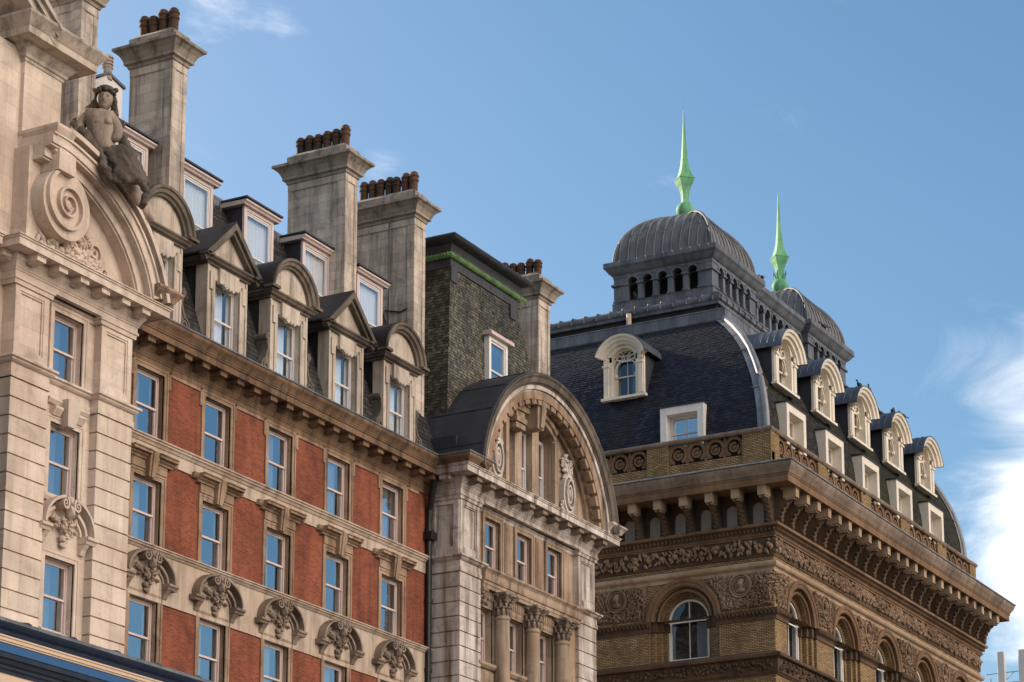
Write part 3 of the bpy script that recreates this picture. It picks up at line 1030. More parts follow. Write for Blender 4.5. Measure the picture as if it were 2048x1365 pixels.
# ------------------------------------------------------------------ left stone pavilion
FL = FY(46.62)
lp = thing("stone_pavilion", "pale ivory stone corner pavilion with banded piers and half a curved pediment at the left", "building", (57, 46.6, 0))
cw = 57.2
hw = 0.7
FLW = FY(46.92)
LW = [(26.03, 28.16), (22.4, 24.67), (18.3, 20.52)]
m = MB(FLW)
m.wall(55.9, 58.5, 0, 28.5, -1.0, 0, [(cw - hw, cw + hw, a, b) for a, b in LW])
build("wall", m, 'ivory', lp)
m = MB()
m.box(53.2, 60.05, 47.95, 60, 0.05, 33)
m.box(42, 54.9, 47.12, 60, 0.05, 36)
build("inner_wall", m, 'ivory', lp)
for s0, s1 in ((54.32, 56.02), (58.4, 60.1)):
    m = MB(FL)
    rust(m, s0, s1, 0, 25.37, -1.4, 0, 25.37, 0.577)
    m.box(s0 + 0.05, s1 - 0.05, -1.4, -0.02, 25.37, 25.9)
    # upper pilaster with sunk panel
    m.box(s0 + 0.08, s1 - 0.08, -1.4, -0.1, 25.9, 28.5)
    for a, b, e, f in ((s0 + 0.08, s0 + 0.3, 26.03, 28.5), (s1 - 0.3, s1 - 0.08, 26.03, 28.5), (s0 + 0.3, s1 - 0.3, 28.14, 28.5), (s0 + 0.3, s1 - 0.3, 26.03, 26.35)):
        m.box(a, b, -0.1, -0.02, e, f)
    for a, b, e, f in ((s0 + 0.3, s0 + 0.36, 26.35, 28.14), (s1 - 0.36, s1 - 0.3, 26.35, 28.14), (s0 + 0.36, s1 - 0.36, 28.08, 28.14), (s0 + 0.36, s1 - 0.36, 26.35, 26.41)):
        m.box(a, b, -0.1, -0.05, e, f)
    build("pier", m, 'ivory', lp)
SPATH = [(54.32, 48.0), (54.32, 46.62), (56.02, 46.62), (56.02, 46.92), (58.4, 46.92), (58.4, 46.62), (60.1, 46.62), (60.1, 48.0)]
STR = [(-0.06, 25.4), (0.05, 25.4), (0.05, 25.56), (0.02, 25.6), (0.02, 25.82), (0.08, 25.84), (0.14, 25.89), (0.15, 25.93), (0.22, 25.96), (0.22, 26.03), (-0.06, 26.04)]
m = MB()
m.sweep(STR, SPATH)
m.sweep([(-0.06, 28.28), (0.03, 28.28), (0.05, 28.4), (0.09, 28.42), (0.09, 28.5), (-0.06, 28.5)], SPATH)
build("string_course", m, 'ivory_plain', lp)
LCOR = CORONA + [(0.84, 29.385), (0.84, 29.42), (-0.1, 29.43)]
CP = [(54.32, 48.5), (54.32, 46.62), (60.1, 46.62), (60.1, 48.5)]
m = MB()
m.sweep([(a, b) for a, b in LCOR], CP)
build("cornice", m, 'ivory_plain', lp)
mo = build("modillion", modillion_mb(FL, 54.7), 'ivory_plain', lp)
for k in range(1, 6):
    copy_part(mo, lp, (1.02 * k, 0, 0))
FLS = FX(54.32)
mo = build("modillion", modillion_mb(FLS, 46.75), 'ivory_plain', lp)
copy_part(mo, lp, (0, 0.8, 0))
for z0, z1 in LW[::2]:
    m = MB(FLW)
    architrave(m, cw, z0, z1, 0.2, 0.07, hw)
    reveal_lining(m, cw, z0, z1, hw, 0.27)
    build("window_surround", m, 'ivory_plain', lp)
m = MB(FLW)
architrave(m, cw, *LW[1], 0.2, 0.07, hw)
reveal_lining(m, cw, *LW[1], hw, 0.27)
m.prism_s([(0.0, 25.2), (0.12, 25.2), (0.2, 25.3), (0.2, 25.36), (0, 25.37)], cw - 0.95, cw + 0.95)
keystone(m, cw - 0.02, 24.6, 25.4, 0.17, 0.33, 0.3, 0.42)
for e in (-1, 1):
    a, b = sorted((cw + e * 0.36, cw + e * 0.72))
    m.prism_s([(0.0, 24.86), (0.12, 24.86), (0.26, 25.05), (0.26, 25.12), (0, 25.14)], a, b)
m.prism_s([(0, 22.2), (0.1, 22.2), (0.16, 22.3), (0.16, 22.4), (0, 22.4)], cw - 1.0, cw + 1.0)
build("window_surround", m, 'ivory_plain', lp)
FP = lambda s, d, z: (cw + (s - cw) * 0.84, 46.92 - d, z)
m = MB(FP)
scroll_pediment(m, cw, 21.3)
pd = build("window_pediment", m, 'ivory_plain', lp)
m = MB(FP)
drop(m, cw, 21.3)
build("carved_drop", m, 'ivory_plain', pd)
for z0, z1 in LW:
    frame_win("window", lp, FLW, cw - hw + 0.012, cw + hw - 0.012, z0 + 0.004, z1 - 0.012, 0.22)

# half of the curved pediment over the cornice
ARC = [(54.75, 33.22), (55.6, 33.2), (56.4, 33.05), (57.2, 32.82), (58.0, 32.45), (58.75, 31.98), (59.35, 31.45), (59.85, 30.8), (60.2, 30.15), (60.42, 29.45)]


def dense(pts, n=4):
    out = []
    for i in range(len(pts) - 1):
        for k in range(n):
            t = k / n
            p0, p1, p2, p3 = pts[max(0, i - 1)], pts[i], pts[i + 1], pts[min(len(pts) - 1, i + 2)]
            out.append(tuple(0.5 * ((2 * p1[j]) + (p2[j] - p0[j]) * t + (2 * p0[j] - 5 * p1[j] + 4 * p2[j] - p3[j]) * t * t + (3 * p1[j] - p0[j] - 3 * p2[j] + p3[j]) * t ** 3) for j in (0, 1)))
    return out + [pts[-1]]


def inset(pts, o):
    out = []
    for i, (x, z) in enumerate(pts):
        a, b = pts[max(0, i - 1)], pts[min(len(pts) - 1, i + 1)]
        L = math.hypot(b[0] - a[0], b[1] - a[1])
        out.append((x + (b[1] - a[1]) / L * o, z - (b[0] - a[0]) / L * o))
    return out


AD = dense(ARC)


def in_side(o):
    return [p for p in inset(AD, o) if p[1] > 29.42 and p[0] > 55.35]


m = MB(FL)
for o, w, d in ((0.08, 0.16, 1.0), (0.2, 0.08, 0.93), (0.37, 0.28, 0.86), (0.54, 0.08, 0.8), (0.72, 0.3, 0.55), (0.89, 0.08, 0.48)):
    q = in_side(-o)
    q = [p for p in [(x, z) for x, z in inset(AD, o)] if p[1] > 29.42] if q and q[5][1] > AD[5][1] else q
    m.ribbon(q, w, -0.35, d)
arcp = build("curved_pediment", m, 'ivory_plain', lp)
m = MB(FL)                                   # tympanum
tp = [p for p in inset(AD, 0.5) if p[1] > 29.42]
if tp[5][1] > AD[5][1]:
    tp = [p for p in inset(AD, -0.5) if p[1] > 29.42]
m.prism_d([(54.6, 29.42), (tp[-1][0], 29.42)] + tp[::-1] + [(54.6, tp[0][1])], -0.9, 0.1)
build("tympanum", m, 'ivory_plain', lp)
m = MB()                                     # impost block where the curve meets the attic
m.sweep([(-0.4, 32.2), (0.0, 32.2), (0.02, 32.5), (0.1, 32.55), (0.12, 32.7), (0.2, 32.78), (0.24, 32.95), (0.34, 33.1), (0.4, 33.2), (0.4, 33.3), (-0.4, 33.32)], [(55.12, 47.3), (55.12, 45.98), (55.6, 45.98)])
m.box(55.14, 55.6, 46.0, 47.2, 31.9, 33.29)
m.box(55.12, 55.9, 45.8, 47.2, 32.0, 33.1)
build("impost", m, 'ivory_plain', arcp)
m = MB()                                     # kneeler at the foot
m.sweep([(-0.3, 29.43), (0.02, 29.43), (0.06, 29.5), (0.2, 29.56), (0.3, 29.72), (0.42, 29.85), (0.42, 29.93), (-0.3, 29.95)], [(59.9, 45.95), (60.75, 45.95), (60.75, 47.6)])
build("kneeler", m, 'trim', arcp)
m = MB(FL)                                   # great volute
VX, VZ = 55.82, 31.13
q = []
for i in range(121):
    t = 2.7 * i / 120
    r = 1.14 * math.exp(-0.74 * t)
    q.append((VX - r * math.cos(R(100) - 2 * PI * t), VZ + r * math.sin(R(100) - 2 * PI * t)))
m.ribbon(q, lambda t: 0.13 * math.exp(-1.15 * t), 0.05, 0.74)
m.prism_d([(VX + 1.1 * math.cos(2 * PI * i / 40), VZ + 1.1 * math.sin(2 * PI * i / 40)) for i in range(40)], 0.0, 0.6)
m.lump(VX - 0.02, 0.62, VZ, 0.15, 0.1, 0.15)
build("volute", m, 'ivory_plain', arcp, smooth=35)
m = MB(FL)                                   # carved fruit, flowers and foliage
okf = lambda s, z: (s - 55.82) ** 2 / 1.2 ** 2 + (z - 31.13) ** 2 / 1.15 ** 2 > 1 and z < 32.5 - 0.78 * max(0, s - 55.4) ** 1.2
m.leaves(160, 55.0, 58.5, 29.5, 30.25, 0.14, 0.15, okf)
m.leaves(110, 56.4, 57.9, 29.6, 31.1, 0.14, 0.17, okf)
for i in range(24):
    m.lump(rnd.uniform(55.6, 57.2), 0.22, rnd.uniform(29.55, 30.1), 0.13, 0.13, 0.13)
for i in range(12):
    a = 2 * PI * i / 12
    m.lump(57.1 + 0.22 * math.cos(a), 0.24, 30.55 + 0.22 * math.sin(a), 0.12, 0.1, 0.06, a)
for k in range(16):
    m.lump(56.95 + 0.05 * math.sin(k) - 0.012 * k, 0.16, 30.7 + 0.08 * k, 0.09, 0.09, 0.06, k * 1.3)
for cx, cz, r in ((57.75, 30.35, 0.4), (58.2, 29.8, 0.26)):
    m.ribbon(spiral(cx, cz, r, 0.06, R(200), 1.6, 34), 0.08, 0.02, 0.2)
build("carved_relief", m, 'ivory_plain', arcp)

# attic block with its own broken pediment, and the wall left of it
m = MB()
m.box(54.75, 56.5, 46.98, 49.5, 29.5, 36.0)
m.box(42, 54.74, 47.7, 49.5, 29.5, 37.5)
att = build("attic", m, 'ivory', lp)
m = MB()
m.sweep([(-0.3, 35.6), (0.04, 35.6), (0.06, 35.68), (0.12, 35.7), (0.14, 35.8), (0.2, 35.86), (0.32, 36.0), (0.34, 36.06), (0.72, 36.08), (0.72, 36.06), (0.76, 36.06), (0.76, 36.28), (0.8, 36.32), (0.9, 36.46), (1.0, 36.6), (1.0, 36.68), (-0.3, 36.7)], [(54.75, 49.0), (54.75, 46.98), (56.5, 46.98), (56.5, 49.5)])
for e0, e1, d0, d1 in ((0.0, 0.24, -1.2, 0.78), (0.24, 0.44, -1.2, 0.9), (0.44, 0.62, -1.2, 1.02)):
    m.F = FY(46.98)
    m.hexa([(55.2, d0, 36.1 + e0), (55.2, d1, 36.1 + e0), (55.2, d1, 36.1 + e1), (55.2, d0, 36.1 + e1), (51.0, d0, 38.9 + e0 * 1.2), (51.0, d1, 38.9 + e0 * 1.2), (51.0, d1, 38.9 + e1 * 1.2), (51.0, d0, 38.9 + e1 * 1.2)])
build("attic_cornice", m, 'dormer', att)
m = MB()
m.box(54.9, 56.4, 47.4, 49.4, 36.7, 37.3)
build("attic_roof", m, 'lead_dark', att)
m = MB(FY(47.7))
m.leaves(150, 52.6, 53.75, 30.5, 35.6, 0.1, 0.22, lambda s, z: s < 53.2 + 0.4 * math.sin(z * 2.3), 0.9)
for k in range(3):
    m.box(52.3, 54.3 - 0.3 * k, 0, 0.35 - 0.1 * k, 35.7 - 0.2 * k, 35.9 - 0.2 * k)
m.ribbon([(52.6, 35.2), (53.2, 35.1), (53.9, 35.5), (54.5, 36.0)], 0.25, 0.0, 0.35)
build("carved_trophy", m, 'ivory_plain', att)
chimney(lp, 59.05, 59.9, 48.4, 50.6, 30, 4)
# banded masonry left of the piers
m = MB(FY(47.12))
rust(m, 40, 54.28, 0, 25.37, -0.3, 0, 25.37, 0.577)
m.box(40, 54.28, -0.3, -0.04, 25.37, 29.4)
build("side_wall", m, 'ivory', lp)
m = MB()
m.sweep(STR, [(40, 47.12), (54.25, 47.12)])
m.sweep(LCOR, [(40, 47.12), (53.4, 47.12)])
build("string_course", m, 'ivory_plain', lp)

# ------------------------------------------------------------------ statue resting on the curve
st = thing("statue", "stone statue of bare chested figure in fur cap on the curved pediment", "statue", (57.5, 46.1, 33.0))
RV = Vector((0.482, -0.876, 0))
P0 = Vector((57.3, 45.78, 33.25))


def sp(a, b, fwd=0.0):
    q = P0 + RV * ((a - 430) / 4.875 / 65) + Vector((-0.85, -0.46, 0.1)) * fwd
    return Vector((q.x, q.y, 33.25 + (830 - b) / 4.875 / 60.5))


BULK = 1.5


def skin(name, mat, verts, edges, parent, sub=2):
    me = bpy.data.meshes.new(name)
    o = bpy.data.objects.new(name, me)
    me.from_pydata([tuple(v[0]) for v in verts], edges, [])
    link(o, parent, (0, 0, 0))
    sm = o.modifiers.new("skin", 'SKIN')
    sm.use_smooth_shade = True
    for i, v in enumerate(verts):
        r = tuple(q * BULK for q in v[1]) if isinstance(v[1], tuple) else v[1] * BULK
        me.skin_vertices[0].data[i].radius = r if isinstance(r, tuple) else (r, r)
        me.skin_vertices[0].data[i].use_root = (i == 0)
    s = o.modifiers.new("sub", 'SUBSURF')
    s.levels = s.render_levels = sub
    me.materials.append(M[mat])
    return o


def V(*q):
    return Vector(q)


kn_r = sp(560, 930, 0.25)
SH = V(-0.42, -0.3, -0.2)
kn_l = V(58.75, 45.95, 33.25) + SH
body = [
    (sp(425, 835), (0.30, 0.27)), (sp(385, 700), (0.23, 0.25)), (sp(365, 560), (0.29, 0.33)), (sp(355, 470), (0.27, 0.36)), (sp(372, 420), (0.13, 0.13)), (sp(385, 375), (0.12, 0.12)),
    (sp(240, 440), (0.17, 0.17)), (sp(150, 530, -0.05), (0.14, 0.14)), (sp(180, 600, 0.1), (0.11, 0.11)), (sp(170, 670, 0.25), (0.09, 0.09)),
    (sp(455, 455), (0.15, 0.15)), (sp(530, 560, -0.1), (0.12, 0.12)), (sp(540, 660, 0.1), (0.1, 0.1)), (sp(500, 720, 0.2), (0.09, 0.09)),
    (sp(480, 900, 0.1), (0.25, 0.24)), (kn_r, (0.19, 0.19)), (V(58.55, 45.75, 32.65) + SH, (0.14, 0.14)), (V(58.95, 45.72, 32.25) + SH, (0.10, 0.10)), (V(59.1, 45.6, 32.15) + SH, (0.08, 0.06)),
    (V(58.25, 46.1, 33.4) + SH, (0.25, 0.24)), (kn_l, (0.19, 0.19)), (V(59.2, 45.95, 32.75) + SH, (0.15, 0.15)), (V(59.6, 45.95, 32.2) + SH, (0.11, 0.11)), (V(59.8, 45.75, 32.0) + SH, (0.09, 0.07)),
]
be = [(0, 1), (1, 2), (2, 3), (3, 4), (4, 5), (3, 6), (6, 7), (7, 8), (8, 9), (3, 10), (10, 11), (11, 12), (12, 13), (0, 14), (14, 15), (15, 16), (16, 17), (17, 18), (0, 19), (19, 20), (20, 21), (21, 22), (22, 23)]
skin("body", 'statue', body, be, st)
m = MB()
for e in (-1, 1):                              # pectoral forms
    q = sp(400 + e * 50, 540, 0.27)
    m.lump(q.x, q.y, q.z, 0.15, 0.15, 0.13)
build("chest", m, 'statue', st, smooth=80)
# fingers closed over the block
vs, ed = [], []
hb = sp(165, 680, 0.28)
for k in range(5):
    a = hb + RV * (0.05 * (k - 2))
    i0 = len(vs)
    L = (0.1, 0.15, 0.17, 0.15, 0.11)[k]
    vs += [(a, 0.035), (a + V(-0.08, -0.05, -L * 0.5), 0.032), (a + V(-0.07, -0.04, -L), 0.028), (a + V(-0.02, -0.01, -L * 1.4), 0.02)]
    ed += [(i0, i0 + 1), (i0 + 1, i0 + 2), (i0 + 2, i0 + 3)]
for k in range(5):
    i0 = k * 4
    skin("finger", 'statue_dark', vs[i0:i0 + 4], [(0, 1), (1, 2), (2, 3)], st, 1)
# head: skull, jaw, nose, brow, lips, ears
hc = sp(398, 292)
FV = Vector((-0.86, -0.48, -0.06)).normalized()
UP = Vector((0, 0, 1))
b = bmesh.new()
bmesh.ops.create_uvsphere(b, u_segments=32, v_segments=24, radius=1.0)
for v in b.verts:
    x, y, z = v.co                       # x side, y front, z up
    w = 0.25 * (1 - 0.18 * max(0, -z) - 0.12 * max(0, -z) ** 3)
    fx, fy, fz = x * w, y * 0.28 * (1 - 0.12 * max(0, -z)), z * 0.37
    if y > 0:
        def g(px, pz, sx, sz):
            return math.exp(-((fx - px) / sx) ** 2 - ((fz - pz) / sz) ** 2)
        k = y
        fy += k * (0.12 * g(0, -0.05, 0.035, 0.06) + 0.05 * g(0, 0.03, 0.028, 0.08) + 0.05 * g(0, 0.12, 0.17, 0.03) - 0.17 * g(0.09, 0.06, 0.055, 0.035) - 0.17 * g(-0.09, 0.06, 0.055, 0.035)
                   + 0.022 * g(0.085, 0.05, 0.024, 0.018) + 0.022 * g(-0.085, 0.05, 0.024, 0.018) + 0.03 * g(0, -0.165, 0.065, 0.016) + 0.03 * g(0, -0.2, 0.055, 0.018) - 0.06 * g(0, -0.183, 0.07, 0.01) - 0.03 * g(0.12, -0.1, 0.05, 0.07) - 0.03 * g(-0.12, -0.1, 0.05, 0.07) + 0.045 * g(0, -0.27, 0.06, 0.05))
    q = hc + RV * fx + FV * fy + UP * fz
    v.co = q
me = bpy.data.meshes.new("head")
b.to_mesh(me)
b.free()
for p in me.polygons:
    p.use_smooth = True
me.materials.append(M['statue'])
hd = link(bpy.data.objects.new("head", me), st, (0, 0, 0))
m = MB()
for i in range(150):                      # fur cap with the beast's ears, locks falling on the shoulders
    a, e = rnd.uniform(0, 2 * PI), rnd.uniform(0.22, 1.45)
    q = hc + RV * (0.31 * math.cos(a) * math.cos(e)) + FV * (0.33 * math.sin(a) * math.cos(e)) + UP * (0.13 + 0.34 * math.sin(e) * 0.9)
    m.lump(q.x, q.y, q.z, 0.075, 0.075, 0.06, rnd.random())
for e in (-1, 1):
    q = hc + RV * (0.33 * e) + UP * 0.33
    m.lump(q.x, q.y, q.z, 0.09, 0.09, 0.09)
for e, n in ((-1, 40), (1, 30)):
    for i in range(n):
        t = rnd.random()
        q = hc + RV * (e * (0.24 + 0.1 * t + rnd.uniform(-0.05, 0.05))) - FV * (0.05 + 0.12 * rnd.random()) + UP * (0.1 - 0.55 * t)
        m.lump(q.x, q.y, q.z, 0.075, 0.075, 0.1)
build("fur_cap", m, 'statue_dark', hd, smooth=60)
# drapery, cape and pelt: overlapping folds fused into one carved mass
def fuse(name, mb, mat, vox=0.035):
    o = build(name, mb, mat, st, smooth=80)
    r = o.modifiers.new("remesh", 'REMESH')
    r.mode = 'VOXEL'
    r.voxel_size = vox
    r.use_smooth_shade = True
    k = o.modifiers.new("soften", 'SMOOTH')
    k.iterations = 3
    return o


def fold(mb, pts, r, n, jit=0.05, long=1.0):
    for i in range(n):
        t = i / max(1, n - 1) * (len(pts) - 1)
        k = min(int(t), len(pts) - 2)
        q = pts[k].lerp(pts[k + 1], t - k)
        rr = r(i / max(1, n - 1)) if callable(r) else r
        mb.lump(q.x + rnd.uniform(-jit, jit), q.y + rnd.uniform(-jit, jit), q.z + rnd.uniform(-jit, jit), rr * long, rr, rr, rnd.uniform(-0.8, 0))


m = MB()                                       # lap cloth and the pelt over the thighs
for k in range(7):
    f = k / 6
    a0_ = sp(450 + 150 * f, 820 - 60 * f, 0.32 - 0.3 * f)
    a1_ = sp(560 + 260 * f, 1110 - 20 * f, 0.38 - 0.32 * f)
    fold(m, [a0_, a0_.lerp(a1_, 0.5) + V(0.05, -0.1, 0.08 * math.sin(k)), a1_], lambda t: 0.15 + 0.03 * math.sin(9 * t), 13, 0.06)
fold(m, [sp(470, 1060, 0.4), sp(540, 1130, 0.42), sp(600, 1110, 0.36)], 0.12, 8)
fold(m, [sp(760, 1080, 0.1), sp(840, 1180, 0.06), sp(800, 1330, 0.06)], 0.13, 10)
fuse("lap_cloth", m, 'statue_dark')
m = MB()                                       # skin hanging in front, over the moulding
fold(m, [sp(200, 610, 0.22), sp(270, 740, 0.4), sp(380, 870, 0.48), sp(450, 1000, 0.5), sp(500, 1110, 0.48)], lambda t: 0.17 - 0.05 * t, 26, 0.07)
fold(m, [sp(230, 640, 0.3), sp(330, 790, 0.45), sp(420, 960, 0.48)], 0.1, 16, 0.08)
fuse("hanging_pelt", m, 'statue_dark')
m = MB()
fold(m, [sp(100, 780, 0.42), sp(180, 800, 0.5), sp(280, 830, 0.48)], lambda t: 0.15 + 0.06 * math.sin(PI * t), 12, 0.04)
fuse("pouch", m, 'statue')
m = MB()                                       # dark forearm wrap
fold(m, [sp(95, 520, 0.05), sp(120, 600, 0.18), sp(140, 660, 0.26)], 0.13, 10, 0.06)
fuse("arm_wrap", m, 'statue_dark')
m = MB()                                       # veil and cape falling from the head on both sides
fold(m, [sp(330, 235, -0.12), sp(240, 360, -0.18), sp(150, 470, -0.15), sp(80, 520, -0.1)], lambda t: 0.13 + 0.03 * t, 22, 0.04)
fold(m, [sp(475, 330, -0.12), sp(490, 470, -0.12), sp(560, 640, -0.12), sp(680, 830, -0.15), sp(800, 1020, -0.15), sp(850, 1120, -0.1)], lambda t: 0.1 + 0.06 * math.sin(PI * t), 42, 0.05)
fold(m, [sp(530, 620, -0.1), sp(540, 520, -0.1), sp(560, 485, -0.1), sp(590, 490, -0.1), sp(585, 540, -0.1)], 0.06, 14, 0.01)
fuse("cape", m, 'statue_dark')

# ------------------------------------------------------------------ white roof hut with flue behind the statue
h = thing("rooftop_hut", "white rooftop hut with a banded flue behind the statue", "rooftop hut", (65, 52, 36))
m = MB(FY(52.0))
m.prism_d([(64.0, 36.5), (65.86, 36.5), (65.86, 40.36), (65.0, 40.55), (64.1, 39.95), (64.0, 39.9)], -2.0, 0)
build("wall", m, 'white', h)
m = MB(FY(52.0))
m.hexa([(63.9, -2.1, 39.92), (63.9, 0.08, 39.92), (65.0, 0.08, 40.56), (65.0, -2.1, 40.56), (63.9, -2.1, 40.0), (63.9, 0.08, 40.0), (65.0, 0.08, 40.66), (65.0, -2.1, 40.66)])
m.hexa([(65.0, -2.1, 40.56), (65.0, 0.08, 40.56), (65.95, 0.08, 40.37), (65.95, -2.1, 40.37), (65.0, -2.1, 40.66), (65.0, 0.08, 40.66), (65.95, 0.08, 40.46), (65.95, -2.1, 40.46)])
build("roof", m, 'lead', h)
m = MB()
zf = 40.4
fx, fy = 65.1, 52.1
m.lathe([(0.17, zf), (0.17, zf + 0.42), (0.2, zf + 0.44), (0.2, zf + 0.5), (0.15, zf + 0.51), (0.15, zf + 0.56), (0.2, zf + 0.57), (0.2, zf + 0.63), (0.15, zf + 0.64), (0.15, zf + 0.69), (0.2, zf + 0.7), (0.2, zf + 0.76), (0.15, zf + 0.77), (0.15, zf + 0.82), (0.21, zf + 0.83), (0.17, zf + 0.92), (0.02, zf + 0.95)], fx, fy, 20)
build("flue", m, 'chimney', h, smooth=40)

# ------------------------------------------------------------------ shop front along the foot
sh = thing("shop_fascia", "navy and cream moulded shop fascia with lead capping crossing the bottom left corner", "shop front", (55, 45, 16))
m = MB()
PS = [(30, 44.9), (66, 44.9)]
m.box(30, 66, 44.9, 47.1, 0.2, 16.0)
build("fascia_board", m, 'beige', sh)
m = MB()
m.sweep([(-0.3, 16.0), (0.04, 16.0), (0.05, 16.08), (0.1, 16.12), (0.1, 16.2), (0.2, 16.24), (0.22, 16.34), (0.3, 16.36), (0.3, 16.5), (-0.3, 16.5)], PS)
build("lower_moulding", m, 'navy', sh)
m = MB()
m.sweep([(-0.3, 16.94), (0.4, 16.94), (0.42, 17.06), (0.47, 17.14), (0.5, 17.24), (0.5, 17.27), (-0.3, 17.27)], PS)
build("upper_moulding", m, 'navy', sh)
m = MB()
m.sweep([(-0.3, 16.505), (0.33, 16.505), (0.33, 16.735), (-0.3, 16.735)], PS)
build("blue_band", m, 'blue', sh)
m = MB()
m.sweep([(-0.3, 16.74), (0.36, 16.74), (0.36, 16.78), (0.4, 16.79), (0.4, 16.85), (0.385, 16.86), (0.385, 16.88), (0.42, 16.89), (0.42, 16.935), (-0.3, 16.935)], PS)
build("cream_moulding", m, 'beige', sh)
m = MB()
m.sweep([(-1.9, 17.275), (0.53, 17.275), (0.53, 17.36), (0.45, 17.4), (-1.9, 17.8)], PS)
for k in range(18):
    x = 31 + 2 * k
    m.tube([(x, 44.36, 17.36), (x, 44.45, 17.42), (x, 46.6, 17.8)], 0.035, 6)
build("lead_capping", m, 'lead', sh)
m = MB()
for k in range(420):                        # bird spikes along the wall top
    x = 51 + 0.028 * k
    m.tube([(x, 46.2, 17.8), (x + rnd.uniform(-0.05, 0.05), 46.2 + rnd.uniform(-0.1, 0.06), 18.02)], 0.004, 3)
build("bird_spikes", m, 'steel', sh)

# ------------------------------------------------------------------ arched pavilion at the end of the range
FR = FY(46.62)
FRW = FY(46.9)
rp = thing("arched_pavilion", "stained stone pavilion with huge arched pediment, columns and steep green slate roof", "building", (86.3, 46.6, 0))
RC = [83.55, 86.15, 88.75]
RH = 0.62
TOPW = (26.03, 28.13)
LOWW = (22.2, 24.42)
LX = [(82.3, 83.4), (84.75, 85.88), (87.25, 88.42)]
m = MB(FRW)
m.wall(82.1, 90.5, 25.4, 28.5, -1.0, 0, [(c - RH, c + RH, *TOPW) for c in RC])
m.F = FY(46.78)
m.wall(82.1, 90.5, 0, 25.4, -1.0, 0, [(a, b, *LOWW) for a, b in LX])
for a, b in LX:                                  # dado panels and sills under the lower windows
    m.box(a - 0.1, b + 0.1, 0, 0.06, 20.2, 21.9)
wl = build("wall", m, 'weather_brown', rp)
m = MB()
m.box(80.7, 92.0, 47.9, 60, 0.05, 29.5)
build("inner_wall", m, 'weather', rp)
for s0, s1 in ((80.58, 82.2), (90.43, 92.05)):
    m = MB(FR)
    rust(m, s0, s1, 0, 25.37, -1.42, 0, 25.37, 0.577)
    m.box(s0 + 0.05, s1 - 0.05, -1.4, -0.02, 25.37, 25.9)
    m.box(s0 + 0.08, s1 - 0.08, -1.4, -0.1, 25.9, 28.5)
    for a, b, e, f in ((s0 + 0.08, s0 + 0.3, 26.03, 28.5), (s1 - 0.3, s1 - 0.08, 26.03, 28.5), (s0 + 0.3, s1 - 0.3, 28.1, 28.5), (s0 + 0.3, s1 - 0.3, 26.03, 26.4)):
        m.box(a, b, -0.1, -0.02, e, f)
    for a, b, e, f in ((s0 + 0.3, s0 + 0.36, 26.4, 28.1), (s1 - 0.36, s1 - 0.3, 26.4, 28.1), (s0 + 0.36, s1 - 0.36, 28.04, 28.1), (s0 + 0.36, s1 - 0.36, 26.4, 26.46)):
        m.box(a, b, -0.1, -0.055, e, f)
    if s0 < 81:                                  # the return face has its own sunk panel
        for a, b, e, f in ((46.7, 46.95, 26.03, 28.5), (47.75, 48.0, 26.03, 28.5), (46.95, 47.75, 28.1, 28.5), (46.95, 47.75, 26.03, 26.4)):
            m.F = FX(80.66)
            m.box(a, b, 0, 0.06, e, f)
    build("pier", m, 'weather', rp)
RPATH = [(80.58, 48.0), (80.58, 46.62), (82.2, 46.62), (82.2, 46.9), (90.43, 46.9), (90.43, 46.62), (92.05, 46.62), (92.05, 48.4)]
m = MB()
m.sweep(STR, RPATH)
m.sweep([(-0.06, 28.28), (0.03, 28.28), (0.05, 28.4), (0.09, 28.42), (0.09, 28.5), (-0.06, 28.5)], RPATH)
build("string_course", m, 'weather', rp)
m = MB()                                         # entablature over the columns
m.sweep([(-0.1, 25.12), (0.28, 25.12), (0.28, 25.26), (0.31, 25.27), (0.31, 25.4), (0.36, 25.42), (0.38, 25.5), (0.38, 25.72), (0.42, 25.78), (0.48, 25.84), (0.48, 25.92), (-0.1, 25.94)], [(82.22, 46.8), (90.41, 46.8)])
build("entablature", m, 'weather_brown', rp)
m = MB()
RC_PATH = [(80.58, 48.0), (80.58, 46.62), (92.05, 46.62), (92.05, 48.6)]
m.sweep([(a * 1.003, b + 0.004) for a, b in LCOR], RC_PATH)
build("cornice", m, 'weather', rp)
m = MB()                                         # gutter over the return only; the arch takes its place on the front
m.sweep([(0.0, 29.434)] + [(a + 0.004, b + 0.003) for a, b in CYMA[1:]] + [(0.0, 29.738)], [(80.58, 48.3), (80.58, 46.62), (81.3, 46.62)])
build("gutter_moulding", m, 'cornice', rp)
m = MB()
m.sweep([(-0.3, 29.742), (1.04, 29.742), (1.04, 29.8), (-0.3, 29.83)], [(80.58, 48.3), (80.58, 46.62), (81.5, 46.62)])
build("gutter", m, 'lead', rp)
mo = build("modillion", modillion_mb(FR, 80.95), 'carved', rp)
for k in range(1, 11):
    copy_part(mo, rp, (1.07 * k, 0, 0))
mo = build("modillion", modillion_mb(FX(80.58), 46.98), 'weather', rp)
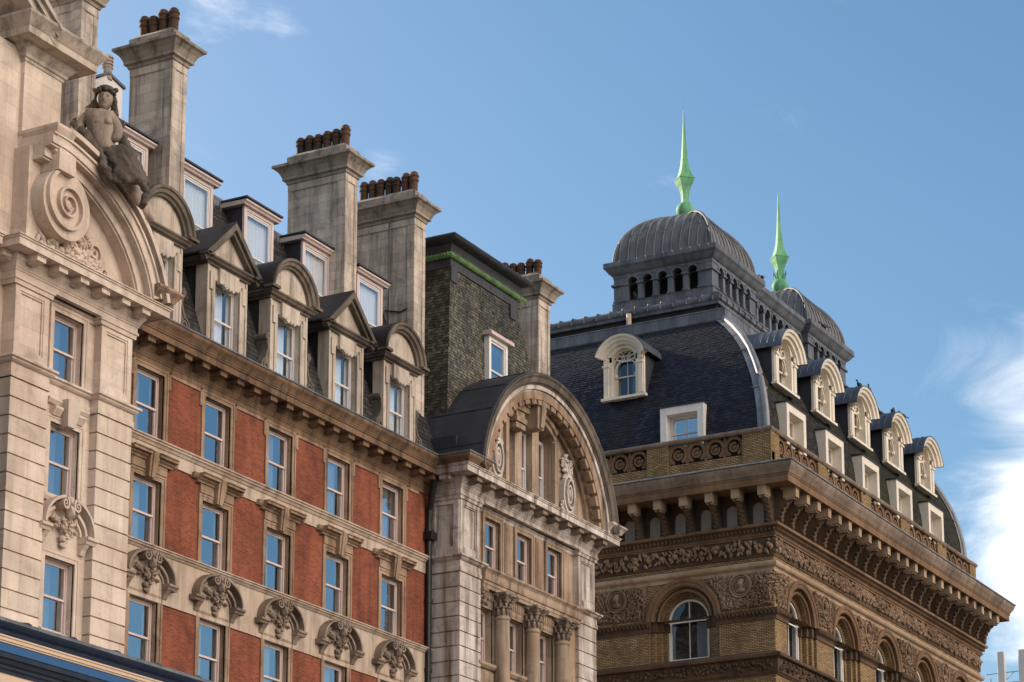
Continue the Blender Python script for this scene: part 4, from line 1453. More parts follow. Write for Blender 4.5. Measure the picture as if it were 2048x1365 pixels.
# windows
c = RC[0]
m = MB(FRW)
architrave(m, c, 26.03, 28.13, 0.22, 0.09, RH)
reveal_lining(m, c, *TOPW, RH, 0.27)
m.box(c + 1.04, c + 1.56, -0.02, 0.05, 26.03, 28.28)
m.box(c + 1.12, c + 1.48, 0.05, 0.08, 26.2, 28.1)
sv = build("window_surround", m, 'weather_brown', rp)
w0 = frame_win("window", rp, FRW, c - RH + 0.012, c + RH - 0.012, TOPW[0] + 0.004, TOPW[1] - 0.012, 0.17)
for k in (1, 2):
    if k < 2:
        copy_part(sv, rp, (2.6 * k, 0, 0))
    frame_win("window", rp, FRW, c + 2.6 * k - RH + 0.012, c + 2.6 * k + RH - 0.012, TOPW[0] + 0.004, TOPW[1] - 0.012, 0.17, cur=(0.3, 0.6)[k - 1])
m = MB(FRW)
architrave(m, RC[2], 26.03, 28.13, 0.22, 0.09, RH)
m.box(RC[2] - 0.84, RC[2] + 0.84, -0.05, 0.05, 28.13, 28.2)
reveal_lining(m, RC[2], *TOPW, RH, 0.27)
build("window_surround", m, 'weather_brown', rp)
FLOW = FY(46.78)
for a, b in LX:
    m = MB(FLOW)
    cc, h2 = (a + b) / 2, (b - a) / 2
    architrave(m, cc, LOWW[0], LOWW[1], 0.14, 0.05, h2)
    reveal_lining(m, cc, *LOWW, h2, 0.3)
    m.prism_s([(0, 22.0), (0.1, 22.0), (0.2, 22.1), (0.2, 22.2), (0, 22.2)], a - 0.25, b + 0.25)
    m.box(a - 0.2, b + 0.2, 0, 0.07, 24.56, 25.1)
    for k in range(7):
        m.lump(a + 0.1 + (b - a - 0.2) * k / 6, 0.08, 24.85, 0.06, 0.06, 0.2)
    build("window_surround", m, 'weather_brown', rp)
    frame_win("window", rp, FLOW, a + 0.012, b - 0.012, LOWW[0] + 0.004, LOWW[1] - 0.012, 0.32, mats=('pink', 'glass', 'curtain'), cur=0.4)
# columns
CXs = [83.68, 86.2, 88.72]
for i, x in enumerate(CXs):
    m = MB()
    y = 46.5
    m.lathe([(0.31, 10), (0.31, 19.8), (0.305, 21.5), (0.285, 24.02), (0.30, 24.03), (0.325, 24.07), (0.325, 24.12), (0.29, 24.15), (0.27, 24.2)], x, y, 28)
    cl = build("column", m, 'weather_brown', rp, smooth=30)
    m = MB()
    m.lathe([(0.27, 24.15), (0.29, 24.6), (0.37, 24.95), (0.42, 25.0)], x, y, 20)
    m.box(x - 0.43, x + 0.43, y - 0.43, y + 0.4, 25.0, 25.1)
    for ring, z, r, n in ((0, 24.38, 0.31, 10), (1, 24.62, 0.35, 10)):
        for k in range(n):
            a = 2 * PI * (k + 0.5 * ring) / n
            m.lump(x + r * math.cos(a), y + r * math.sin(a), z, 0.075, 0.075, 0.17)
            m.lump(x + (r + 0.06) * math.cos(a), y + (r + 0.06) * math.sin(a), z + 0.13, 0.07, 0.07, 0.05)
    for sx in (-1, 1):
        for sy in (-1, 1):
            for t in range(5):
                m.lump(x + sx * (0.28 + 0.045 * t), y + sy * (0.28 + 0.045 * t), 24.78 + 0.05 * t, 0.085, 0.085, 0.085)
        m.lump(x + sx * 0.38, y, 24.98, 0.09, 0.09, 0.09)
        m.lump(x, y + sx * 0.38, 24.98, 0.09, 0.09, 0.09)
    build("capital", m, 'carved', cl, smooth=50)
m = MB(FLOW)
for k in range(14):
    m.lump(82.42 + rnd.uniform(-0.15, 0.15), rnd.uniform(0.0, 0.34), 24.5 + 0.04 * k, 0.09, 0.1, 0.1)
m.box(82.2, 82.6, 0, 0.3, 24.98, 25.1)
build("pilaster_capital", m, 'carved', rp, smooth=50)

# the great arch
AC, AZ = 86.45, 28.75
m = MB(FR)
prof = [(5.205, 0.0), (5.205, 0.72), (5.24, 0.72), (5.24, 0.69), (5.28, 0.69), (5.28, 0.8), (5.46, 0.8), (5.46, 0.0)]
A0 = math.asin((29.45 - AZ) / 5.5)
m.arc(prof, AC, AZ, A0, PI - A0, 72, closed_prof=True)
ar = build("arched_pediment", m, 'weather', rp)
m = MB(FR)
m.arc([(4.62, -0.5), (4.62, 0.18), (4.74, 0.22), (4.78, 0.34), (4.9, 0.36), (4.9, 0.715), (5.2, 0.715), (5.2, -0.5)], AC, AZ, A0, PI - A0, 72)
build("arch_soffit", m, 'trim', ar)
m = MB(FR)
m.arc([(5.465, -0.5), (5.465, 0.84), (5.5, 0.86), (5.53, 0.94), (5.62, 0.97), (5.72, 0.98), (5.8, 1.05), (5.86, 1.05), (5.86, -0.5)], AC, AZ, A0, PI - A0, 72)
build("arch_moulding", m, 'dormer_dark', ar)
m = MB(FR)                                       # coffers and blocks under the arch
for k in range(25):
    a = A0 + 0.04 + (PI - 2 * A0 - 0.08) * k / 24
    da = 0.042
    pts = []
    for r in (4.70, 4.895):
        for aa, dd in ((a - da, 0.36), (a + da, 0.36), (a + da, 0.68), (a - da, 0.68)):
            pts.append((AC + r * math.cos(aa), dd, AZ + r * math.sin(aa)))
    m.hexa(pts)
build("arch_block", m, 'trim', ar)
m = MB(FR)                                       # tympanum with the arched opening
op = 1.95
ocx = 86.15
zt = 33.1
R0 = 4.66
n = 40
arcp = [(AC + R0 * math.cos(PI - PI * i / n), AZ + R0 * math.sin(PI - PI * i / n)) for i in range(n + 1)]
arcp = [q for q in arcp if q[1] > 29.44]


def head(x):                                     # springing line of the flat arch over the opening
    t = (x - ocx) / op
    return 32.1 + 1.0 * math.sqrt(max(0.0, 1 - (t * 0.92) ** 2))


opn = [(ocx - op + 2 * op * i / 20, head(ocx - op + 2 * op * i / 20)) for i in range(21)]


def top(x):
    return AZ + math.sqrt(max(0.01, R0 * R0 - (x - AC) ** 2))


xs = sorted({AC - 4.6, ocx - op, ocx + op, AC + 4.6, *[AC - 4.6 + 9.2 * i / 60 for i in range(61)]})
for x0, x1 in zip(xs, xs[1:]):
    xm = (x0 + x1) / 2
    lo0, lo1 = (head(x0), head(x1)) if abs(xm - ocx) < op else (29.43, 29.43)
    t0, t1 = max(lo0, top(x0)), max(lo1, top(x1))
    for dd in (0.02, -1.2):
        m.quad((x0, dd, lo0), (x1, dd, lo1), (x1, dd, t1), (x0, dd, t0))
    if abs(xm - ocx) < op:
        m.quad((x0, 0.02, lo0), (x1, 0.02, lo1), (x1, -1.2, lo1), (x0, -1.2, lo0))
for x in (ocx - op, ocx + op):
    m.quad((x, 0.02, 29.43), (x, -1.2, 29.43), (x, -1.2, head(x)), (x, 0.02, head(x)))
m.box(AC - 4.6, AC + 4.6, -2.2, -1.25, 29.43, 32)
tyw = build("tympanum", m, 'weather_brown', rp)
m = MB(FR)
for e in (-1, 1):                                # jamb piers, flat arch and keystone
    a, b = sorted((ocx + e * op, ocx + e * (op + 0.26)))
    m.box(a, b, 0.0, 0.16, 29.44, 32.5)
for o, w, d in ((0.12, 0.22, 0.2), (0.34, 0.2, 0.28), (0.55, 0.16, 0.2)):
    m.ribbon([(x, z + o) for x, z in opn], w, 0.0, d)
m.hexa([(ocx - 0.22, -0.9, 32.5), (ocx + 0.32, -0.9, 32.5), (ocx + 0.32, 0.5, 32.5), (ocx - 0.22, 0.5, 32.5), (ocx - 0.36, -0.9, 33.75), (ocx + 0.46, -0.9, 33.75), (ocx + 0.46, 0.62, 33.75), (ocx - 0.36, 0.62, 33.75)])
m.hexa([(ocx - 0.08, 0.5, 32.55), (ocx + 0.18, 0.5, 32.55), (ocx + 0.18, 0.6, 32.55), (ocx - 0.08, 0.6, 32.55), (ocx - 0.14, 0.6, 33.7), (ocx + 0.24, 0.6, 33.7), (ocx + 0.24, 0.7, 33.7), (ocx - 0.14, 0.7, 33.7)])
for e in (-1, 1):
    m.box(ocx + e * 0.73 - 0.29, ocx + e * 0.73 + 0.29, -0.9, -0.1, 29.44, 33.0)
for k, (r, z) in enumerate(((0.55, 32.2), (0.62, 32.45), (0.52, 32.7), (0.6, 32.95), (0.5, 33.2))):
    m.box(ocx - 1.25 - r * 0.7, ocx - 1.25 + r * 0.7, -0.1, 0.3 + 0.06 * (k % 2), z, z + 0.22)
build("window_surround", m, 'weather_brown', tyw)
FT = FY(46.98)
for a, b in ((ocx - 1.94, ocx - 1.03), (ocx - 0.43, ocx + 0.43), (ocx + 1.03, ocx + 1.94)):
    frame_win("arched_window", tyw, FT, a, b, 29.46, 32.55, 0.02, 0.07, mats=('upvc', 'glass_pale', 'curtain'), cur=0.8, cd=0.2)
for e in (-1, 1):
    m = MB(FR)
    cx = ocx + e * 3.05
    for (ra, rb, wd, dd) in ((0.46, 0.78, 0.12, 0.26), (0.32, 0.6, 0.09, 0.34), (0.16, 0.36, 0.08, 0.3)):
        m.ribbon([(cx + ra * math.cos(2 * PI * i / 30), 30.55 + rb * math.sin(2 * PI * i / 30)) for i in range(31)], wd, 0.0, dd)
    m.lump(cx, 0.2, 30.55, 0.14, 0.14, 0.3)
    m.leaves(70, cx - 0.5, cx + 0.5, 29.5, 30.2, 0.12, 0.13)
    m.leaves(60, cx - 0.45, cx + 0.45, 31.2, 32.0, 0.12, 0.15)
    for k in range(14):
        m.lump(cx - 0.15 * e + 0.1 * math.sin(k), 0.15, 31.3 + 0.07 * k, 0.12, 0.12, 0.08, k)
    build("cartouche", m, 'weather', tyw)
m = MB(FR)                                       # lead covered barrel roof behind the arch
m.arc([(5.62, -3.0), (5.62, -0.55), (5.865, -0.55), (5.865, 0.98), (5.93, 0.98), (5.93, -3.0)], AC, AZ, A0, PI - A0, 48)
for k in range(5):
    a = PI - A0 - 0.16 - 0.3 * k
    m.tube([(AC + 5.94 * math.cos(a), 0.9, AZ + 5.94 * math.sin(a)), (AC + 5.94 * math.cos(a), -1.8, AZ + 5.94 * math.sin(a))], 0.025, 5)
m.box(80.75, 81.6, -1.5, -0.3, 29.82, 30.9)
build("barrel_roof", m, 'lead_dark', rp)
m = MB()                                         # kneelers at the springing
m.sweep([(-0.3, 29.44), (0.02, 29.44), (0.06, 29.52), (0.2, 29.58), (0.3, 29.74), (0.4, 29.82), (0.4, 29.9), (-0.3, 29.93)], [(91.7, 46.0), (92.7, 46.0), (92.7, 47.6)])
build("kneeler", m, 'weather', ar)

# steep green slate roof
GX0, GX1, GY0 = 81.45, 92.2, 47.8
TX0, TX1, TY0 = 82.1, 87.45, 48.02
GZ0, GZ1 = 29.5, 38.8
m = MB()


def gfront(u, v):
    x0, x1 = GX0 + (TX0 - GX0) * v, GX1 + (TX1 - GX1) * v
    return (x0 + (x1 - x0) * u, GY0 + (TY0 - GY0) * v, GZ0 + (GZ1 - GZ0) * v)


def gside(u, v):
    y0 = GY0 + (TY0 - GY0) * v
    return (GX0 + (TX0 - GX0) * v, 55.0 + (y0 - 55.0) * u, GZ0 + (GZ1 - GZ0) * v)


def gside2(u, v):
    y0 = GY0 + (TY0 - GY0) * v
    return (GX1 + (TX1 - GX1) * v, y0 + (55.0 - y0) * u, GZ0 + (GZ1 - GZ0) * v)


m.tiles(gfront, 74, 60, 0.016, jit=0.009)
m.tiles(gside, 74, 44, 0.016, jit=0.009)
m.tiles(gside2, 60, 32, 0.016, jit=0.009)
m.tint = 0.2
m.hexa([(GX0, GY0, GZ0), (GX1, GY0, GZ0), (GX1, 55, GZ0), (GX0, 55, GZ0), (TX0, TY0, GZ1), (TX1, TY0, GZ1), (TX1, 55, GZ1), (TX0, 55, GZ1)])
gr = build("mansard_roof", m, 'green_slate', rp)
GL = [(TX0, TY0), (TX1, TY0), (TX1, 54.9), (TX0, 54.9)]
m = MB()
m.sweep([(-0.1, 38.470), (0.07, 38.430), (0.05, 38.810), (-0.1, 38.810)], GL, True)
for k in range(16):
    m.lump(TX0 + 0.2 + 0.38 * k, TY0 - 0.06, 38.610, 0.06, 0.04, 0.06)
for e in (0, 1):
    x = (TX0 + 0.2, TX1 - 0.25)[e]
    m.box(x - 0.25, x + 0.25, TY0 - 0.1, TY0, 37.850, 38.500)
m.sweep([(-0.1, 39.090), (0.1, 39.090), (0.12, 39.202), (0.2, 39.314), (0.22, 39.356), (0.3, 39.377), (0.42, 39.426), (0.55, 39.517), (0.58, 39.587), (0.56, 39.636), (0.5, 39.664), (0.45, 39.706), (-1.0, 39.832)], GL, True)
m.box(TX0 + 0.5, TX1 - 0.5, TY0 + 0.5, 54, 39.622, 39.846)
build("lead_cornice", m, 'lead_dark', gr, smooth=40)
m = MB()                                         # green copper rope moulding
m.sweep([(-0.05, 38.810), (0.1, 38.810), (0.18, 38.850), (0.21, 38.930), (0.18, 39.020), (0.1, 39.070), (-0.05, 39.080)], GL, True)
for k in range(42):
    x = TX0 - 0.1 + 0.148 * k
    m.tube([(x, TY0 - 0.12, 38.820), (x + 0.1, TY0 - 0.22, 38.930), (x + 0.17, TY0 - 0.12, 39.050)], 0.036, 6)
    y = TY0 - 0.1 + 0.148 * k
    m.tube([(TX0 - 0.12, y, 38.820), (TX0 - 0.22, y + 0.1, 38.930), (TX0 - 0.12, y + 0.17, 39.050)], 0.036, 6)
build("copper_moulding", m, 'copper_moss', gr, smooth=50)
FG = FY(47.7)
m = MB(FG)
wx0, wx1 = 84.75, 86.3
m.box(wx0, wx0 + 0.16, -0.4, 0, 34.2, 36.35)
m.box(wx1 - 0.16, wx1, -0.4, 0, 34.2, 36.35)
m.box(wx0 + 0.16, wx1 - 0.16, -0.4, 0, 36.2, 36.35)
rw = build("roof_window", m, 'white', gr)
m = MB(FG)
m.box(wx0 + 0.165, wx0 + 0.24, -0.16, -0.04, 34.2, 36.19)
m.box(wx1 - 0.24, wx1 - 0.165, -0.16, -0.04, 34.2, 36.19)
m.box(wx0 + 0.24, wx1 - 0.24, -0.16, -0.04, 36.1, 36.19)
m.box(wx0 + 0.24, wx1 - 0.24, -0.16, -0.04, 34.9, 34.98)
build("sash", m, 'upvc', rw)
m = MB(FG)
m.quad((wx0 + 0.2, -0.1, 34.2), (wx1 - 0.2, -0.1, 34.2), (wx1 - 0.2, -0.1, 36.15), (wx0 + 0.2, -0.1, 36.15))
build("pane", m, 'glass', rw)
m = MB(FG)
m.box(wx0 + 0.2, wx1 - 0.2, -0.3, -0.24, 34.2, 36.15)
build("curtain", m, 'blind', rw)
m = MB(FG)
m.box(wx0 - 0.16, wx1 + 0.22, -0.5, 0.2, 36.355, 36.5)
m.box(wx0 - 0.1, wx1 + 0.16, -0.5, 0.12, 36.5, 36.56)
build("window_head", m, 'pink', rw)
c4s = chimney(rp, 90.3, 91.35, 48.4, 51.0, 29.5, 6, wire=True)

# ------------------------------------------------------------------ yellow brick hotel with domed roof towers
X0, Y0, X1 = 104.0, 43.5, 133.4
GF, GE = FY(Y0), FX(X0)
YB = 62.0
ht = thing("domed_hotel", "yellow brick hotel with carved arches, curved slate roof and two lead domed towers", "building", (118, 50, 0))
HP = [(X0, YB), (X0, Y0), (X1, Y0), (X1, YB)]
ARC_F = [107.2 + 5.71 * k for k in range(5)]
ARC_E = [48.1, 55.0]
ZS, RO = 28.5, 1.06          # springing of the arches, radius of the inner opening


def face(F, centers, s_lo, s_hi, tag_):
    m = MB(F)
    holes = [(c - 1.8, c + 1.8, 26.4, ZS) for c in centers]
    w_lo = s_lo if tag_ == 'end' else s_lo + 0.5      # the end wall turns the corner
    m.wall(w_lo, s_hi, 0, ZS, -0.5, 0, holes)
    edges = [w_lo] + [(a + b) / 2 for a, b in zip(centers, centers[1:])] + [s_hi]
    for c, a, b in zip(centers, edges, edges[1:]):
        m.arch_head(c, 1.8, ZS, a, b, 32.0, -0.5, 0, 28)
    m.wall(w_lo, s_hi, 32.0, 34.2, -0.5, 0)
    # stepped brick jambs inside the arch
    for c in centers:
        for hw, d in ((1.52, -0.14), (1.28, -0.3), (1.06, -0.52)):
            for e in (-1, 1):
                a, b = sorted((c + e * hw, c + e * 1.81))
                m.box(a, b, d - 0.3, d, 26.4, ZS)
            m.arc([(hw, d - 0.3), (hw, d), (1.81, d), (1.81, d - 0.3)], c, ZS, 0, PI, 28)
    build("wall", m, 'yellow', ht)
    # archivolts
    for c in centers:
        m = MB(F)
        m.arc([(1.56, -0.1), (1.56, 0.03), (1.62, 0.07), (1.74, 0.07), (1.76, 0.11), (1.88, 0.13), (1.92, 0.11), (1.93, -0.05)], c, ZS, 0, PI, 36)
        m.arc([(1.3, -0.2), (1.3, -0.1), (1.36, -0.06), (1.42, -0.1), (1.42, -0.2)], c, ZS, 0, PI, 32)
        build("arch_moulding", m, 'terra', ht)
    for c in centers:
        def ex(mm, c=c):
            mm.arc([(0.96, -0.74), (0.96, -0.6), (1.055, -0.6), (1.055, -0.74)], c, ZS, 0, PI, 24)
        w = frame_win("arched_window", ht, F, c - 1.05, c + 1.05, 26.58, ZS, 0.6, 0.09, mats=('white', 'glass_dim', 'curtain'), vbar=1, cur=0.3, mid=1.0, extra=ex)
        m = MB(F)
        pts = [(c + 0.98 * math.cos(PI * i / 24), -0.69, ZS + 0.98 * math.sin(PI * i / 24)) for i in range(25)]
        m.face([m.p(*q) for q in pts])
        build("fanlight_pane", m, 'glass_dim', w)
        m = MB(F)
        m.box(c - 0.025, c + 0.025, -0.72, -0.655, ZS + 0.03, ZS + 0.98)
        build("glazing_bar", m, 'white', w)
    # impost bands of dark carved leaves, broken at the openings
    spans = []
    lo = s_lo
    for c in centers:
        spans.append((lo, c - 1.8))
        lo = c + 1.8
    spans.append((lo, s_hi))
    for n_, (a, b) in enumerate(spans):
        m = MB(F)
        e0, e1 = (0.0 if n_ == 0 else 0.1), (0.0 if n_ == len(spans) - 1 else 0.1)
        m.box(a - e0, b + e1, 0.001, 0.06, 28.0, 28.2)
        m.prism_s([(0, 28.2), (0.08, 28.2), (0.14, 28.32), (0.2, 28.42), (0.2, 28.5), (0, 28.52)], a - e0 - (0.19 if n_ == 0 and tag_ == 'end' else 0), b + e1)
        k = int((b - a) / 0.2)
        for i in range(k + 1):
            m.lump(a + (b - a) * i / max(1, k), 0.16, 28.34, 0.075, 0.09, 0.12)
            m.lump(a + (b - a) * (i + 0.5) / max(1, k), 0.19, 28.43, 0.06, 0.06, 0.07)
        for hw, d in ((1.52, -0.14), (1.28, -0.3), (1.06, -0.52)):      # returns along the stepped jambs
            if n_ > 0:
                m.box(centers[n_ - 1] + hw - 0.09, centers[n_ - 1] + 1.79, d - 0.2, d + 0.07, 28.04, 28.47)
            if n_ < len(centers):
                m.box(centers[n_] - 1.79, centers[n_] - hw + 0.09, d - 0.2, d + 0.07, 28.04, 28.47)
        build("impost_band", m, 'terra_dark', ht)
    # spandrel panels of leaves with a bust roundel
    mids = [(a + b) / 2 for a, b in zip(centers, centers[1:])]
    if tag_ == 'end':
        mids = [45.15] + mids
    for md in mids:
        m = MB(F)
        mr = MB(F)
        rr = 0.52 if tag_ == 'end' else 0.48

        def ok(s, z, md=md):
            return all((s - c) ** 2 + (z - ZS) ** 2 > 2.05 ** 2 for c in centers) and (s - md) ** 2 + (z - 29.72) ** 2 > (rr + 0.1) ** 2
        w = 1.5 if tag_ == 'end' else 1.35
        for i in range(30):
            for j in range(8):
                qs, qz = max(s_lo, md - w) + (min(s_hi, md + w) - max(s_lo, md - w)) * (i + 0.5) / 30, 28.66 + 1.6 * (j + 0.5) / 8
                if all((qs - c) ** 2 + (qz - ZS) ** 2 > 2.0 ** 2 for c in centers):
                    h1 = (min(s_hi, md + w) - max(s_lo, md - w)) / 60 + 0.001
                    mr.box(qs - h1, qs + h1, 0.001, 0.02, qz - 0.1005, qz + 0.1005)
        m.leaves(900 if tag_ == 'end' else 420, max(s_lo + 0.05, md - w), min(s_hi, md + w), 28.72, 30.24, 0.05, 0.1, ok, 0.8)
        for r, wd, dd in ((rr, 0.09, 0.16), (rr - 0.11, 0.06, 0.11)):
            mr.ribbon([(md + r * math.cos(2 * PI * i / 28), 29.72 + r * (1.05 if tag_ == 'end' else 1.18) * math.sin(2 * PI * i / 28)) for i in range(29)], wd, 0.0, dd)
        mr.lump(md, 0.12, 29.82, 0.15, 0.16, 0.2)      # head, hair, shoulders of the bust
        mr.lump(md + 0.04, 0.2, 29.79, 0.05, 0.1, 0.06)
        mr.lump(md - 0.03, 0.1, 29.94, 0.17, 0.14, 0.12)
        mr.lump(md, 0.06, 29.5, 0.28, 0.12, 0.14)
        mr.lump(md, 0.08, 29.64, 0.09, 0.1, 0.12)
        if tag_ == 'end' and md < 46:
            m.leaves(220, 43.52, 46.6, 28.66, 30.26, 0.05, 0.09, lambda s, z: all((s - c) ** 2 + (z - ZS) ** 2 > 2.05 ** 2 for c in centers) and (s - 45.15) ** 2 + (z - 29.72) ** 2 > 0.4, 0.8)
        build("leaf_panel", m, 'leaf', ht)
        build("roundel", mr, 'leaf', ht, smooth=50)
    if tag_ != 'end':
        m = MB(F)
        m.leaves(260, 104.02, 105.6, 28.66, 30.26, 0.05, 0.09, lambda s, z: (s - centers[0]) ** 2 + (z - ZS) ** 2 > 2.0 ** 2, 0.8)
        build("leaf_panel", m, 'leaf', ht)
    # leaf frieze and the carved band under the sills
    m = MB(F)
    step = 0.23
    k = int((s_hi - s_lo) / step)
    for i in range(k):
        s = s_lo + step * (i + 0.5)
        for _ in range(5):
            m.lump(s + rnd.uniform(-0.12, 0.12), 0.08 + rnd.uniform(0, 0.07), 31.46 + rnd.uniform(-0.3, 0.3), rnd.uniform(0.1, 0.17), 0.09, rnd.uniform(0.05, 0.09), rnd.uniform(0.6, 2.5))
        if i % 3 == 0:
            m.lump(s, 0.14, 31.46, 0.13, 0.12, 0.13)
            m.lump(s, 0.2, 31.46, 0.06, 0.12, 0.06)
    build("leaf_frieze", m, 'leaf', ht)
    m = MB(F)
    m.box(s_lo + 0.01, s_hi - 0.01, 0.155, 0.165, 25.55, 26.12)
    for i in range(k):
        s = s_lo + step * (i + 0.5)
        for _ in range(3):
            m.lump(s + rnd.uniform(-0.1, 0.1), 0.17 + rnd.uniform(0, 0.08), 25.85 + rnd.uniform(-0.22, 0.22), 0.11, 0.09, 0.07, rnd.uniform(0, PI))
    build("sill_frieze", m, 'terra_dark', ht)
    # egg and dart
    m = MB(F)
    k = int((s_hi - s_lo + 0.5) / 0.21)
    for i in range(k):
        m.lump(s_lo - 0.25 + 0.21 * (i + 0.5), 0.26, 32.2, 0.072, 0.07, 0.12)
    build("egg_moulding", m, 'terra_dark', ht)
    # brackets: stems and carving coloured dark for the shade under the cornice
    br_p = [(0, 32.5), (0.34, 32.5), (0.42, 32.6), (0.42, 32.75), (0.4, 32.9), (0.48, 33.05), (0.62, 33.2), (0.76, 33.3), (0.84, 33.42), (0.86, 33.56), (0.86, 34.08), (0, 34.08)]
    m = MB(F)
    s = (Y0 if tag_ == 'end' else X0) + 0.02
    m.prism_s(br_p, s - 0.14, s + 0.14)
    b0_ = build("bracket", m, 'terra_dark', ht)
    m = MB(F)
    m.box(s - 0.19, s + 0.19, 0.6, 1.25, 33.58, 34.07)
    m.box(s - 0.15, s + 0.15, 0.7, 1.15, 33.5, 33.58)
    m.box(s - 0.22, s + 0.22, 0.5, 1.31, 34.0, 34.085)
    build("bracket_block", m, 'terra_pale', b0_)
    m = MB(F)
    for i in range(9):
        t = i / 8
        dd, zz = 0.44 + 0.42 * t ** 2, 32.6 + 0.85 * t
        m.lump(s + 0.04 * (-1) ** i, dd - 0.02, zz, 0.17, 0.11, 0.12, 0.7)
    m.lump(s, 1.1, 33.52, 0.1, 0.1, 0.08)
    m.lump(s, 0.9, 33.46, 0.1, 0.1, 0.07)
    build("bracket_carving", m, 'terra_dark', b0_)
    n = int((s_hi - s_lo) / 1.325)
    for i in range(1, n + 1):
        copy_part(b0_, ht, (0, 1.325 * i, 0) if tag_ == 'end' else (1.325 * i, 0, 0))
    if tag_ == 'end':                              # small round headed attic windows between the brackets
        m = MB(F)
        s = Y0 + 0.02 + 1.325 / 2
        m.prism_d([(s - 0.27, 32.52), (s + 0.27, 32.52), (s + 0.27, 33.3)] + [(s + 0.27 * math.cos(PI * i / 10), 33.3 + 0.27 * math.sin(PI * i / 10)) for i in range(1, 10)] + [(s - 0.27, 33.3)], 0.0, 0.05)
        a0_ = build("attic_window", m, 'niche', ht)
        m = MB(F)
        m.arc([(0.27, 0.0), (0.27, 0.08), (0.36, 0.08), (0.36, 0.0)], s, 33.3, 0, PI, 14)
        m.box(s - 0.36, s - 0.27, 0, 0.08, 32.5, 33.3)
        m.box(s + 0.27, s + 0.36, 0, 0.08, 32.5, 33.3)
        build("window_arch", m, 'terra_dark', a0_)
        for i in range(1, 7):
            copy_part(a0_, ht, (0, 1.325 * i, 0))


face(GE, ARC_E, Y0, YB, 'end')
face(GF, ARC_F, X0, X1, 'front')
m = MB()
m.box(104.9, 132.5, 44.4, YB, 0.05, 37)
build("inner_wall", m, 'room', ht)
m = MB()
m.box(X1 - 0.3, X1, Y0 + 0.5, YB, 0.05, 34.2)
build("wall", m, 'yellow', ht)
m = MB()                                           # continuous mouldings
m.sweep([(-0.2, 25.4), (0.06, 25.4), (0.1, 25.46), (0.16, 25.5), (0.16, 26.16), (0.3, 26.17), (0.38, 26.2), (0.38, 26.33), (0.33, 26.37), (-0.2, 26.585)], HP)
build("sill_course", m, 'terra_dark', ht)
m = MB()
m.sweep([(-0.2, 30.27), (0.03, 30.27), (0.03, 30.42), (0.07, 30.46), (0.15, 30.49), (0.2, 30.56), (0.2, 30.66), (0.16, 30.73), (0.06, 30.77), (-0.2, 30.77)], HP)
build("roll_moulding", m, 'terra_pale', ht)
m = MB()
m.sweep([(-0.2, 31.87), (0.1, 31.88), (0.12, 31.95), (0.18, 31.99), (0.18, 32.04), (0.13, 32.06), (0.16, 32.3), (0.3, 32.33), (0.4, 32.36), (0.4, 32.49), (-0.2, 32.505)], HP)
build("ledge", m, 'terra', ht)
m = MB()
m.sweep([(-0.2, 30.98), (0.04, 30.98), (0.04, 31.865), (-0.2, 31.865)], HP)
build("frieze_course", m, 'terra_dark', ht)  # backing coloured dark to stand for shade between the leaves
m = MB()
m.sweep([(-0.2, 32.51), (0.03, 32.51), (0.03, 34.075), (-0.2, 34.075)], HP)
build("bracket_shade_course", m, 'terra_dark', ht)  # dark course added to paint the deep shade behind the brackets
m = MB()
m.sweep([(-0.2, 34.08), (1.34, 34.08), (1.34, 34.02), (1.39, 34.02), (1.39, 34.32), (1.43, 34.36), (1.43, 34.42), (-0.2, 34.44)], HP)
build("cornice", m, 'terra', ht)
m = MB()
m.sweep([(-0.2, 34.445), (1.44, 34.445), (1.47, 34.5), (1.52, 34.58), (1.6, 34.7), (1.65, 34.82), (1.66, 34.9), (-0.2, 34.92)], HP)
build("gutter_moulding", m, 'carved', ht)
m = MB()
m.sweep([(-0.2, 34.925), (1.7, 34.925), (1.72, 34.96), (1.7, 35.0), (1.6, 35.02), (-0.2, 35.06)], HP)
build("gutter", m, 'lead_pale', ht)

# parapet of brick piers and pierced scroll panels
FPIER = [(X0 + 0.5, 105.0), (109.85, 111.2), (115.6, 116.95), (121.3, 122.65), (127.0, 128.4), (132.4, X1)]
EPIER = [(Y0, 44.95), (48.8, 49.9), (52.9, 54.0), (57.0, 58.1)]


def parapet(F, piers, s_end):
    m = MB(F)
    m.box(piers[0][0], s_end, -0.42, -0.08, 35.06, 36.02)
    for a, b in piers:
        m.box(a, b, -0.5, 0.0, 35.06, 37.02)
    build("parapet", m, 'yellow', ht)
    for (a0, a), (b, b0) in zip(piers, piers[1:]):
        m = MB(F)
        L = b - a
        n = max(2, round(L / 0.98))
        for i in range(n):
            c = a + L * (i + 0.5) / n
            r = min(0.42, L / n * 0.44)
            m.ribbon([(c + r * math.cos(t), 36.52 + 0.43 * math.sin(t)) for t in [R(-60 + 300 * q / 24) for q in range(25)]], 0.15, -0.34, -0.1)
            m.ribbon([(c + (r * 0.5) * math.cos(t), 36.5 + 0.2 * math.sin(t)) for t in [R(150 + 330 * q / 16) for q in range(17)]], 0.11, -0.32, -0.13)
            m.lump(c, -0.2, 36.5, 0.16, 0.1, 0.14)
            for e in (-1, 1):
                m.lump(c + e * r * 0.98, -0.2, 36.52 + e * 0.24, 0.2, 0.12, 0.1, e * 0.9)
                m.lump(c + e * r * 0.95, -0.2, 36.14, 0.2, 0.12, 0.08, -e * 0.5)
            m.ribbon([(c + L / n * 0.5, 36.04), (c + L / n * 0.44, 36.4), (c + L / n * 0.52, 36.7), (c + L / n * 0.46, 37.0)], 0.1, -0.33, -0.12)
        build("pierced_panel", m, 'terra', ht, smooth=40)


